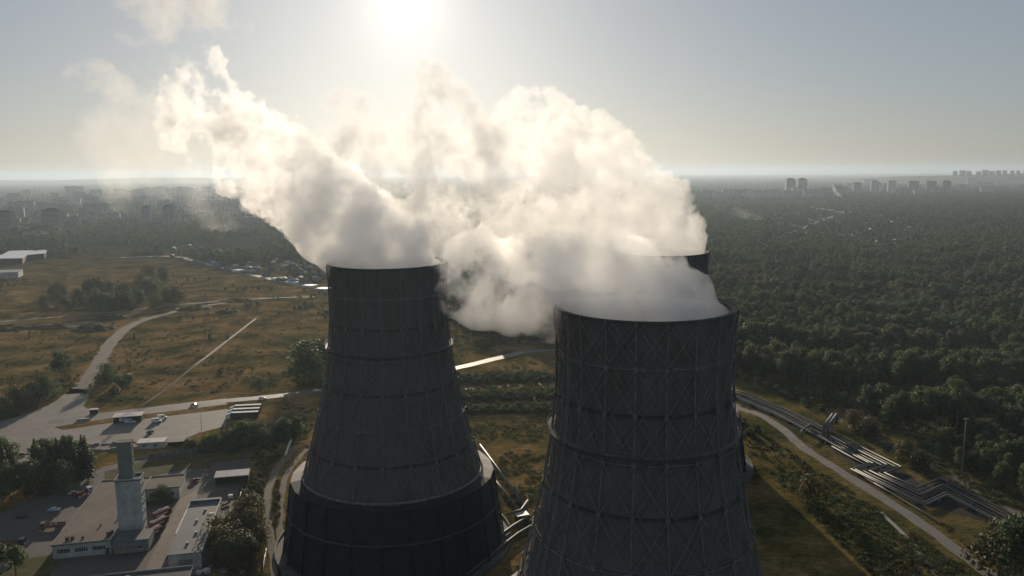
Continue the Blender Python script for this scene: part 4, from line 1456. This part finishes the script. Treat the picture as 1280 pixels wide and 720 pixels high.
block(125, 268, 34, 12, 'long green grey slab in the middle of the left city', 2)
block(518, 250, 22, 9, 'bright roofed building glimpsed through the gap in the steam', 3)
# ------------------------------------------------------------------ vehicles
RUBBER = Mat('tyre_rubber', .85, .2).color((.02, .02, .02)).m
RIM = Mat('wheel_rim', .4, .5, .6).color((.35, .35, .36)).m
LAMP = Mat('lamp_glass', .15, .6).color((.7, .7, .65)).m
REDLAMP = Mat('tail_lamp', .2, .5).color((.35, .02, .02)).m


def paint(name, c): return Mat(name, .3, .5).color(c).m


P_WHITE, P_SILVER, P_DARK, P_RED, P_BLUE, P_BROWN = (paint('paint_' + n, c) for n, c in (('white', (.75, .75, .74)), ('silver', (.42, .44, .46)), ('dark', (.04, .04, .045)), ('red', (.15, .030, .024)), ('pale_blue', (.45, .55, .62)), ('brown', (.14, .09, .07))))


def loft(bm, secs, mi=0):
    """closed loft through cross-sections (lists of points of equal length)"""
    rs = [[bm.verts.new(p) for p in s] for s in secs]
    n = len(rs[0])
    for a, b in zip(rs[:-1], rs[1:]):
        for j in range(n):
            f = bm.faces.new((a[j], a[(j + 1) % n], b[(j + 1) % n], b[j])); f.material_index = mi
    bm.faces.new(list(reversed(rs[0]))).material_index = mi; bm.faces.new(rs[-1]).material_index = mi
    bmesh.ops.recalc_face_normals(bm, faces=bm.faces)


def wheel(parent, x, y, r, w):
    bm = bmesh.new()
    bmesh.ops.create_cone(bm, cap_ends=True, segments=16, radius1=r, radius2=r, depth=w, matrix=Matrix.Translation((x, y, r)) @ Matrix.Rotation(PI / 2, 4, 'X'))
    t = obj('wheel', bm, RUBBER, parent)
    bm = bmesh.new()
    bmesh.ops.create_cone(bm, cap_ends=True, segments=12, radius1=r * .58, radius2=r * .5, depth=w + .04, matrix=Matrix.Translation((x, y, r)) @ Matrix.Rotation(PI / 2, 4, 'X'))
    obj('rim', bm, RIM, t)


def car(label, p, rz, mat, van=False, group=None):
    """x forward"""
    t = thing('van' if van else 'car', label, 'van' if van else 'car', (p[0], p[1], Z4), rz, group)
    L_, Wd, H = (5.2, 1.95, 2.25) if van else (4.4, 1.75, 1.45)
    bm = bmesh.new()
    if van:
        prof = [(-L_ / 2, .4), (-L_ / 2, 1.3), (-L_ / 2 + .1, H), (L_ / 2 - 1.9, H), (L_ / 2 - 1.1, 1.25), (L_ / 2 - .1, 1.0), (L_ / 2, .4)]
    else:
        prof = [(-L_ / 2, .35), (-L_ / 2, .85), (-L_ / 2 + .5, .95), (-L_ / 2 + 1.1, H), (L_ / 2 - 1.9, H), (L_ / 2 - 1.15, .95), (L_ / 2 - .1, .78), (L_ / 2, .35)]
    secs = []
    for yk, ins in ((-1, .10), (-.9, 0.0), (.9, 0.0), (1, .10)):
        secs.append([(x * (1 - ins * .12), yk * Wd / 2 * (.86 if z > 1.1 and abs(yk) == 1 else 1), z - (ins if z > 1 else 0)) for x, z in prof])
    loft(bm, secs)
    body = obj('body', bm, mat, t)
    bm = bmesh.new()
    if van:
        x0, x1 = L_ / 2 - 1.86, L_ / 2 - 1.14
        zt, zb = H - .1, 1.32
    else:
        x0, x1 = L_ / 2 - 1.86, L_ / 2 - 1.2
        zt, zb = H - .06, 1.0
    q = Wd * .4
    bm.faces.new([bm.verts.new(v) for v in ((x1 + .03, -q, zb), (x1 + .03, q, zb), (x0 + .03, q, zt), (x0 + .03, -q, zt))])
    obj('windscreen', bm, GLASS, t)
    for s in (-1, 1):
        bm = bmesh.new(); yy = s * (Wd / 2 + .012)
        xr = x0 - (1.0 if van else 1.7)
        box(bm, xr, x0 + .2, yy - .01, yy + .01, zb + .02, zt - .2); obj('side_window', bm, GLASS, t)
        bm = bmesh.new(); box(bm, L_ / 2 - .12, L_ / 2 + .02, s * Wd * .36 - .16, s * Wd * .36 + .16, .68, .84); obj('headlight', bm, LAMP, t)
        bm = bmesh.new(); box(bm, -L_ / 2 - .02, -L_ / 2 + .08, s * Wd * .38 - .12, s * Wd * .38 + .12, .7, .86); obj('tail_light', bm, REDLAMP, t)
        for xx in (-L_ / 2 + .85, L_ / 2 - .85): wheel(t, xx, s * (Wd / 2 - .1), .33, .22)
    if not van:
        bm = bmesh.new()
        bm.faces.new([bm.verts.new(v) for v in ((-L_ / 2 + .56, -q, 1.0), (-L_ / 2 + .56, q, 1.0), (-L_ / 2 + 1.07, q, H - .06), (-L_ / 2 + 1.07, -q, H - .06))]); obj('rear_window', bm, GLASS, t)
    return t


def truck(label, p, rz, cab, bodym, kind='truck', L_=7.5, group=None):
    t = thing('fire_engine' if kind == 'fire' else 'truck', label, 'fire engine' if kind == 'fire' else 'truck', (p[0], p[1], Z4), rz, group)
    h = L_ / 2
    bm = bmesh.new(); loft(bm, [[(x, y, z) for x, z in ((h - 1.9, .6), (h - 1.9, 2.7), (h - .35, 2.75), (h - .05, 1.6), (h, .6))] for y in (-1.2, 1.2)]); c = obj('cab', bm, cab, t)
    bm = bmesh.new(); bm.faces.new([bm.verts.new(v) for v in ((h - .03, -1.05, 1.65), (h - .03, 1.05, 1.65), (h - .31, 1.05, 2.6), (h - .31, -1.05, 2.6))]); obj('windscreen', bm, GLASS, c)
    for s in (-1, 1):
        bm = bmesh.new(); box(bm, h - 1.6, h - .6, s * 1.205 - .01, s * 1.205 + .01, 1.65, 2.45); obj('side_window', bm, GLASS, c)
        bm = bmesh.new(); box(bm, h - .05, h + .05, s * .9 - .18, s * .9 + .18, .8, 1.05); obj('headlight', bm, LAMP, t)
        for xx in (h - 1.3, -h + 1.4, -h + 2.6): wheel(t, xx, s * 1.05, .52, .32)
    bm = bmesh.new(); box(bm, -h, h - .5, -.45, .45, .55, .85); obj('chassis', bm, P_DARK, t)
    bm = bmesh.new()
    if kind == 'fire':
        box(bm, -h, h - 2.0, -1.22, 1.22, .9, 2.6); b = obj('body', bm, bodym, t)
        bm = bmesh.new()
        for s in (-1, 1): box(bm, -h + .1, h - 2.1, s * 1.235 - .01, s * 1.235 + .01, 1.5, 1.85)
        obj('stripe', bm, P_WHITE, b)
        bm = bmesh.new()
        for s in (-.35, .35): tube(bm, [(-h - .2, s, 2.95), (h - .8, s, 3.15)], .06, 5)
        for k in range(14): xx = -h + .2 + k * .46; tube(bm, [(xx, -.35, 2.98 + k * .012), (xx, .35, 2.98 + k * .012)], .035, 4)
        obj('ladder', bm, P_WHITE, t)
        bm = bmesh.new(); rg = random.Random(int(abs(p[0]) * 13))
        for k in range(7): box(bm, -.45, .45, -.22, .22, 0, rg.uniform(.15, .4), rg.choice((0, 0, 1.57)), (rg.uniform(-h + .6, h - 2.6), rg.choice((-.85, .85)), 2.602))
        obj('roof_lockers', bm, METAL, t)
    else:
        box(bm, -h, h - 2.1, -1.22, 1.22, .9, 1.05)
        for s in (-1, 1): box(bm, -h, h - 2.1, s * 1.18 - .04, s * 1.18 + .04, 1.052, 1.9)
        box(bm, -h, -h + .08, -1.138, 1.138, 1.052, 1.9); box(bm, h - 2.18, h - 2.1, -1.138, 1.138, 1.052, 2.1)
        obj('cargo_bed', bm, bodym, t)
        bm = bmesh.new(); rg = random.Random(int(p[0] * 7))
        for k in range(9): box(bm, -.5, .5, -.3, .3, 0, .5, rg.uniform(0, 3), (rg.uniform(-h + .8, h - 3), rg.uniform(-.7, .7), 1.053 + rg.uniform(0, .4)))
        o = obj('load', bm, RUST, t); o['kind'] = 'stuff'
    return t


def lorry(label, p, rz, group):
    t = thing('articulated_lorry', label, 'lorry', (p[0], p[1], Z4), rz, group)
    bm = bmesh.new(); box(bm, -6, 8, -1.28, 1.28, 1.2, 3.9); tr = obj('trailer', bm, DARK_WALL, t)
    bm = bmesh.new(); box(bm, -6.03, 8.03, -1.3, 1.3, 3.902, 4.05); obj('trailer_roof', bm, WHITE_WALL, tr)
    bm = bmesh.new(); loft(bm, [[(x, y, z) for x, z in ((-6.7, .7), (-6.7, 3.5), (-7.6, 3.4), (-8.7, 2.9), (-8.85, 1.7), (-8.9, .7))] for y in (-1.2, 1.2)]); c = obj('cab', bm, P_WHITE, t)
    bm = bmesh.new(); bm.faces.new([bm.verts.new(v) for v in ((-8.87, -1.05, 1.75), (-8.87, 1.05, 1.75), (-8.73, 1.05, 2.8), (-8.73, -1.05, 2.8))]); obj('windscreen', bm, GLASS, c)
    bm = bmesh.new(); box(bm, -8.5, 8, -.5, .5, .8, 1.198); obj('chassis', bm, P_DARK, t)
    for s in (-1, 1):
        for xx in (-7.9, -4.6, 4.6, 5.8, 7.0): wheel(t, xx, s * 1.05, .52, .35)
    return t


car('dark car driving away along the road with bright rear glass', at(243, 507.5), R(20), P_DARK)
car('silver car on the road above the parked lorries', at(328, 499), R(14), P_SILVER)
car('pale car on the road at the edge of the left cooling tower', at(396, 489.5), R(14), P_WHITE)
car('white van parked nearer the road of the side by side pair', at(203, 523.5), R(10), P_WHITE, True)
car('white van parked nearer the plaza of the side by side pair', at(196, 528), R(10), P_WHITE, True)
car('pale blue van parked under the front of the roadside canopy', at(163, 529), R(8), P_BLUE, True)
car('white van parked left of the pale blue one at the canopy', at(156, 527), R(8), P_WHITE, True)
car('small dark car alone on the parking ground above the gatehouse', at(188, 541.5), R(80), P_DARK)
car('dark car standing at the left edge of the dusty plaza above the grove', at(27, 570), R(50), P_DARK)
car('pale car parked by the ruined foundation at the plaza edge', at(85, 566), R(50), P_SILVER)
car('pale blue car standing alone in the middle of the car park', at(68, 639), R(8), P_BLUE)
car('dark car in the tree shadow on the left of the car park', at(28, 647), R(15), P_DARK)
car('blue grey car parked beside the red and white truck', at(93, 618), R(20), P_SILVER)
car('white car under the trees at the bottom left corner', at(10, 706), R(15), P_WHITE)
car('red car parked at the end of the brown lane', at(244, 602), R(65), P_RED)
truck('red and white truck parked at the upper corner of the car park', at(104, 619), R(55), P_WHITE, P_RED)
truck('brown tipper truck parked beside the fire station', at(66, 661), R(190), P_BROWN, P_BROWN, L_=8.6)
truck('dark truck with a red tail parked at the lower left of the yard', at(15, 683), R(10), P_DARK, P_BROWN, L_=9)
for k, (u, v, a) in enumerate(((10.5, 3, 62), (10.8, 11, 66), (10.2, 19.5, 60))):
    truck(('red fire engine nearest the drill tower in the courtyard', 'middle one of three red fire engines in the courtyard', 'red fire engine farthest back by the courtyard tree')[k], loc(u, v), R(a), P_RED, P_RED, 'fire', 7.2)
for k, (px, py, lab) in enumerate(((304, 524, 'white roofed lorry parked nearest of three in a row'), (306, 519.5, 'white roofed lorry parked between two others in a row'), (308, 515, 'white roofed lorry parked farthest of three in a row'))):
    lorry(lab, at(px, py), R(8), 'lorries parked side by side')
# ------------------------------------------------------------------ pipes, masts, poles
PIPE = weathered('pipe_jacket', (.115, .115, .12), .3, .3, .55, .4, .2)
PIPE_DARK = weathered('old_pipe_wrap', (.07, .068, .065), .3, .5, .6, .4, .2)


def offset_line(pts, o):
    out = []
    for i, p in enumerate(pts):
        a = (pts[i] - pts[i - 1]).normalized() if i else (pts[1] - pts[0]).normalized()
        b = (pts[i + 1] - pts[i]).normalized() if i < len(pts) - 1 else a
        na, nb = Vector((-a.y, a.x, 0)), Vector((-b.y, b.x, 0))
        m = (na + nb)
        m = m / max(.35, m.length_squared / 2) if m.length > .1 else na
        out.append(p + m * o)
    return out


def support(parent, p, d, w, z):
    bm = bmesh.new(); a = math.atan2(d.y, d.x)
    box(bm, -.25, .25, -w / 2, w / 2, -.1, z, a, (p.x, p.y, 0))
    obj('support', bm, CONC, parent)


def pipeline(label, pts, r, z, group, mat=None, sup=16.0):
    t = thing('heating_pipe', label, 'pipe', (pts[0].x, pts[0].y, 0), 0, group)
    q = [Vector((p.x - pts[0].x, p.y - pts[0].y, p.z if p.z > .1 else z)) for p in pts]
    bm = bmesh.new(); tube(bm, q, r, 10); obj('run', bm, mat or PIPE, t)
    acc = 6.0
    for a, b in zip(q[:-1], q[1:]):
        d = b - a; ln = d.length
        if abs(d.z) > .3: continue
        s = sup - acc
        while s < ln:
            support(t, a + d * (s / ln), d, r * 2.4, a.z - r + .03); s += sup
        acc = (acc + ln) % sup
    return t


base = [at(880, 484), at(925, 496), at(982, 520), at(1036, 548), at(1108, 585), at(1086, 592.5), at(1150, 624), at(1178, 611), at(1258, 652), at(1330, 690)]
strip('pipe_corridor', [Vector((p.x, p.y, 0)) for p in (at(880, 484), at(925, 496), at(982, 520), at(1036, 548), at(1100, 588), at(1160, 620), at(1258, 652), at(1330, 690))], 15, Z1, weathered('dark_earth', (.035, .032, .026), .4, .3, .95, .1), wob=1.2, seed=21)  # dark strip of ground under the pipe bundle
for i, (o, pr, pz, pm) in enumerate(((-5.6, .42, 1.35, PIPE), (-4.2, .40, 1.35, PIPE), (-1.6, .28, 1.1, PIPE_DARK), (.3, .44, 1.5, PIPE), (2.9, .28, 1.1, PIPE_DARK), (4.9, .40, 1.35, PIPE))):
    pts = offset_line(base, o)
    pipeline('silver pipe of the bundle zigzagging along the forest edge on the right', pts, pr, pz, 'pipes of the zigzag bundle', pm)
b2 = [at(1060, 588), at(1105, 612), at(1160, 640), at(1215, 672)]
pipeline('lone pale pipe lying lower beside the zigzag bundle', [at(1078, 597), at(1110, 616), at(1150, 640), at(1172, 655)], .32, .7, None)
pipeline('thin dark pipe between the lone pale pipe and the bundle', [at(1040, 560), at(1076, 580), at(1100, 594), at(1128, 612)], .4, .8, None, PIPE_DARK)
# the two tall loops where the pipes cross
for k, (dx, lab) in enumerate(((0, 'left one of two upright pipe loops over the pipe bundle'), (5, 'right one of two upright pipe loops over the pipe bundle'))):
    a, b = at(1029 + dx, 549), at(1040 + dx, 533)
    pipeline(lab, [a + Vector((0, 0, 1.2)), a + Vector((0, 0, 6.2)), b + Vector((0, 0, 6.2)), b + Vector((0, 0, 1.2))], .75, 1.2, None)
pipeline('short pipe loop bending to the ground left of the upright loops', [at(1002, 548) + Vector((0, 0, .3)), at(1002, 546) + Vector((0, 0, 3.2)), at(1012, 538) + Vector((0, 0, 3.2)), at(1034, 547) + Vector((0, 0, 2.2))], .45, 1.2, None)
# between the two big towers
pipeline('upper pale pipe running from the left tower towards the nearest tower', [at(600, 560), at(618, 584), at(657, 640)], .55, 1.6, None, None, 9)
pipeline('lower pale pipe running beside the upper one between the towers', [at(607, 588), at(622, 608), at(648, 642)], .5, 1.3, None, None, 9)
pipeline('dark pipe crossing the foreground gap between the towers', [at(566, 725), at(600, 694), at(640, 664), at(662, 650)], .75, 1.5, None, PIPE_DARK, 10)
pipeline('second dark pipe beside the one crossing the foreground gap', [at(575, 732), at(612, 700), at(648, 672), at(668, 660)], .6, 1.5, None, PIPE_DARK, 10)
pipeline('short pale pipe standing across the dark pipes between the towers', [at(619, 672) + Vector((0, 0, 2.6)), at(624, 684) + Vector((0, 0, 2.6)), at(630, 690) + Vector((0, 0, .3))], .4, 1.2, None)
pipeline('crooked pipe at the pipe junction between the towers', [at(634, 652) + Vector((0, 0, 2.8)), at(652, 646) + Vector((0, 0, 2.8)), at(660, 634) + Vector((0, 0, 2.8))], .5, 1.2, None)
p = at(652, 650)
t = thing('valve_house', 'small dark valve house at the pipe junction between the towers', 'hut', (p.x, p.y, 0), R(20))
part_box('wall', t, DARK_WALL, -2.2, 2.2, -1.6, 1.6, 0, 2.4); part_box('roof', t, METAL, -2.5, 2.5, -1.9, 1.9, 2.402, 2.6); part_box('door', t, METAL, -.5, .5, -1.66, -1.603, 0, 2.0)
# left of the left tower
a, b = at(357, 571), at(366, 546)
pipeline('white pipe lying on the bank left of the left tower', [a, b, b + Vector((.6, 2, 1.6))], .55, 1.0, None, WHITE_WALL)
pipeline('thin pale pipe bending through the thicket beside the grey hall', [at(270, 655), at(264, 672), at(302, 691)], .3, 1.6, None)
pipeline('thin pale pipe running down the bottom edge left of the tower track', [at(333, 690), at(330, 706), at(327, 745)], .3, 1.2, None)
pipeline('short white pipe beside the lane to the open shed', [at(303, 612), at(298, 632)], .25, 1.0, None)

# masts and poles
def lattice_mast(label, p, h, w0, w1, arms):
    t = thing('lattice_pylon', label, 'pylon', (p.x, p.y, 0), .4)
    bm = bmesh.new()
    def cr(z, k):
        w = w0 + (w1 - w0) * z / h
        return Vector((w / 2 * (1, 1, -1, -1)[k % 4], w / 2 * (1, -1, -1, 1)[k % 4], z))
    for k in range(4): tube(bm, [cr(0, k), cr(h, k)], .09, 4)
    n = 10
    for i in range(n):
        z0, z1 = h * i / n, h * (i + 1) / n
        for k in range(4):
            tube(bm, [cr(z0, k), cr(z1, k + 1)], .05, 4); tube(bm, [cr(z0, k + 1), cr(z1, k)], .05, 4); tube(bm, [cr(z1, k), cr(z1, k + 1)], .05, 4)
    obj('lattice', bm, STEEL, t)
    for z, l_ in arms:
        bm = bmesh.new()
        for s in (-1, 1):
            tube(bm, [(-l_, 0, z), (l_, 0, z)], .12, 4) if s > 0 else None
            tube(bm, [(s * l_, 0, z), (0, 0, z + 1.8)], .08, 4)
        obj('cross_arm', bm, STEEL, t)
        for s in (-1, 1):
            bm = bmesh.new(); tube(bm, [(s * l_, 0, z), (s * l_, 0, z - 1.6)], .09, 5); obj('insulator', bm, GLASS, t)
    return t


lattice_mast('lattice power pylon standing faintly in the dry field', at(261, 437), 44, 6, 1.0, ((30, 6), (35, 7.5), (40, 5)))


def lamp_post(label, px, py, h, group=None, rz=0):
    p = at(px, py)
    t = thing('lamp_post', label, 'lamp post', (p.x, p.y, 0), rz, group)
    bm = bmesh.new(); tube(bm, [(0, 0, 0), (0, 0, h)], [.14, .08], 6); obj('pole', bm, STEEL, t)
    bm = bmesh.new(); tube(bm, [(0, 0, h), (.6, 0, h + .35), (1.6, 0, h + .45)], .05, 5); obj('arm', bm, STEEL, t)
    bm = bmesh.new(); box(bm, 1.4, 2.1, -.14, .14, h + .33, h + .47); obj('lamp_head', bm, METAL, t)


lamp_post('lamp post on the parking ground between vans and lorries', 252, 537, 9)
lamp_post('lamp post standing in the fenced yard below the small trees', 308, 566, 8)
p = at(1202, 596)
t = thing('tall_mast', 'tall thin mast rising in front of the dark forest on the right', 'mast', (p.x, p.y, 0))
bm = bmesh.new(); tube(bm, [(0, 0, 0), (0, 0, 26)], [.28, .12], 8); obj('pole', bm, STEEL, t)
bm = bmesh.new(); box(bm, -1.1, 1.1, -.2, .2, 25.4, 25.8); obj('floodlights', bm, METAL, t)
bm = bmesh.new(); box(bm, -.5, .5, -.5, .5, 0, .5); obj('footing', bm, CONC, t)
bm = bmesh.new(); box(bm, -31000, 31000, -3500, 30500, -1, 230)
mh = bpy.data.materials.new('air'); mh.use_nodes = True
for n in list(mh.node_tree.nodes): mh.node_tree.nodes.remove(n)
o_ = mh.node_tree.nodes.new('ShaderNodeOutputMaterial'); v_ = mh.node_tree.nodes.new('ShaderNodeVolumePrincipled')
v_.inputs['Color'].default_value = (.51, .62, .73, 1); v_.inputs['Density'].default_value = 7.5e-5; v_.inputs['Anisotropy'].default_value = .45
mh.node_tree.links.new(v_.outputs[0], o_.inputs['Volume'])
hz = obj('haze', bm, mh); tag(hz, kind='stuff')
# ------------------------------------------------------------------ the steam
ST_R = steam_mat('dense_steam', 0.11, 0.09, 0.45, 0.53, 0.5, (TOWERS['R'], 14, 58, .07, .04))
ST_L = steam_mat('torn_steam', 0.13, 0.085, 0.45, 0.535, 0.42, (TOWERS['L'], 14, 92, .06, .075))
ST_T = steam_mat('billowing_steam', 0.075, 0.08, 0.435, 0.52, 0.37, (TOWERS['T'], 18, 80, .08, .02))
ST_F = steam_mat('thin_steam', 0.06, 0.06, 0.455, 0.56, 0.28)
ST_W = steam_mat('wisp_steam', 0.022, 0.045, 0.43, 0.60, 0.3)
ST_V = steam_mat('veil_steam', 0.045, 0.06, 0.43, 0.57, 0.25)
plume('steam_plume', 'white steam streaming up and left from the left cooling tower',
      [(476, 322, 66, 0), (447, 292, 64, 0), (412, 258, 60, -2), (374, 222, 55, -4), (337, 192, 50, -6), (301, 165, 48, -8), (268, 140, 44, -10),
       (254, 106, 38, -10), (252, 80, 26, -10), (233, 170, 32, -8), (402, 296, 36, 0), (368, 276, 26, -2), (330, 247, 28, -4), (295, 215, 27, -6), (508, 330, 38, 0), (512, 312, 30, 0), (225, 120, 24, -8), (215, 150, 26, -8)],
      268.0, ST_L, 1, 1.25, 1.0, (TOWERS['L'], 19.0))
plume('steam_plume', 'thick steam rolling left from the mouth of the nearest cooling tower',
      [(800, 384, 86, 0), (775, 386, 70, 0), (835, 388, 64, 0), (765, 356, 72, 0), (712, 350, 66, 0), (668, 354, 58, 0), (622, 354, 50, 2), (592, 354, 44, 4), (600, 376, 40, 2), (650, 382, 42, 2),
       (690, 396, 36, 0), (570, 374, 26, 4), (826, 366, 46, 0), (868, 390, 32, 0), (892, 397, 18, 0), (596, 322, 34, 6), (640, 400, 24, 0), (560, 352, 26, 4), (715, 398, 26, 0), (610, 398, 18, 0)],
      176.0, ST_R, 2, 1.1, .8, (TOWERS['R'], 19.0), .85)
plume('steam_plume', 'tall billowing steam rising behind the nearest cooling tower',
      [(814, 302, 68, 0), (832, 304, 28, 0), (826, 280, 28, 0), (800, 265, 62, 0), (785, 235, 50, 0), (770, 215, 42, -2), (745, 212, 62, -4), (715, 184, 54, -6), (682, 160, 46, -8), (660, 146, 34, -8), (640, 168, 46, -8),
       (690, 230, 80, -6), (630, 215, 66, -10), (590, 205, 54, -12), (603, 165, 38, -12), (560, 235, 54, -14), (545, 268, 44, -14), (610, 262, 60, -10), (720, 272, 72, -4), (665, 285, 60, -6), (590, 300, 46, -10), (556, 310, 34, -12), (640, 310, 50, -8), (700, 310, 56, -4), (750, 310, 60, 0)],
      342.0, ST_T, 3, 1.3, 1.3, (TOWERS['T'], 19.0), .68, 95.6)
plume('steam_plume', 'thin pale steam drifting up under the sun between the plumes',
      [(540, 290, 60, 0), (505, 262, 56, 0), (478, 232, 56, 0), (458, 196, 52, 0), (446, 158, 42, 0), (520, 205, 40, 0), (540, 168, 42, 0), (548, 128, 34, 0), (540, 96, 22, 0), (575, 150, 30, 0), (590, 185, 40, 0)],
      380.0, ST_F, 4, 1.8, 1.6)
plume('steam_wisp', 'faint torn wisp of steam high in the left sky', [(120, 100, 26, 0), (145, 112, 20, 0), (98, 98, 14, 0)], 330.0, ST_V, 5, 1.6, 1.3)
plume('steam_wisp', 'faint veil of steam drifting left of the left plume', [(190, 150, 60, 0), (150, 180, 50, 0), (215, 115, 40, 0), (180, 215, 46, 0), (235, 200, 40, 0)], 300.0, ST_W, 6, 2.0, 1.5)
plume('steam_wisp', 'thin wisp of steam at the top edge above the left plume', [(190, 10, 40, 0), (230, -8, 44, 0), (170, 34, 22, 0), (270, 14, 26, 0), (300, 22, 14, 0)], 330.0, ST_V, 7, 1.7, 1.4)
plume('smoke_column', 'faint pinkish smoke column rising over the left city', [(152, 262, 14, 0), (150, 245, 20, 0), (150, 222, 26, 0), (156, 280, 9, 0)], 2600.0, steam_mat('far_smoke', 0.0009, 0.012, .40, .6), 8, 14, 5)
plume('smoke_column', 'broad faint smoke drifting over the gardens left of the left plume', [(285, 285, 16, 0), (270, 268, 24, 0), (250, 245, 26, 0), (240, 225, 22, 0)], 1700.0, steam_mat('garden_smoke', 0.0014, 0.02, .42, .62), 9, 9, 4)
plume('smoke_column', 'small white smoke puff above the trees on the right skyline', [(1049, 244, 2.2, 0), (1046.5, 241.5, 2.6, 0), (1044, 239, 3, 0), (1043, 236, 2.6, 0)], 3000.0, steam_mat('chimney_smoke', 0.016, 0.03, .35, .55), 10, 3, 1.5)
plume('smoke_column', 'small bluish bonfire smoke over the forest right of the towers', [(951, 273, 4, 0), (947, 272.5, 4.5, 0), (942, 271.5, 5, 0), (936, 270, 5.5, 0), (930, 268, 6, 0), (924, 266, 6, 0), (918, 264, 6, 0)], 1900.0, steam_mat('bonfire_smoke', 0.003, 0.04, .38, .6), 11, 3, 1.5)
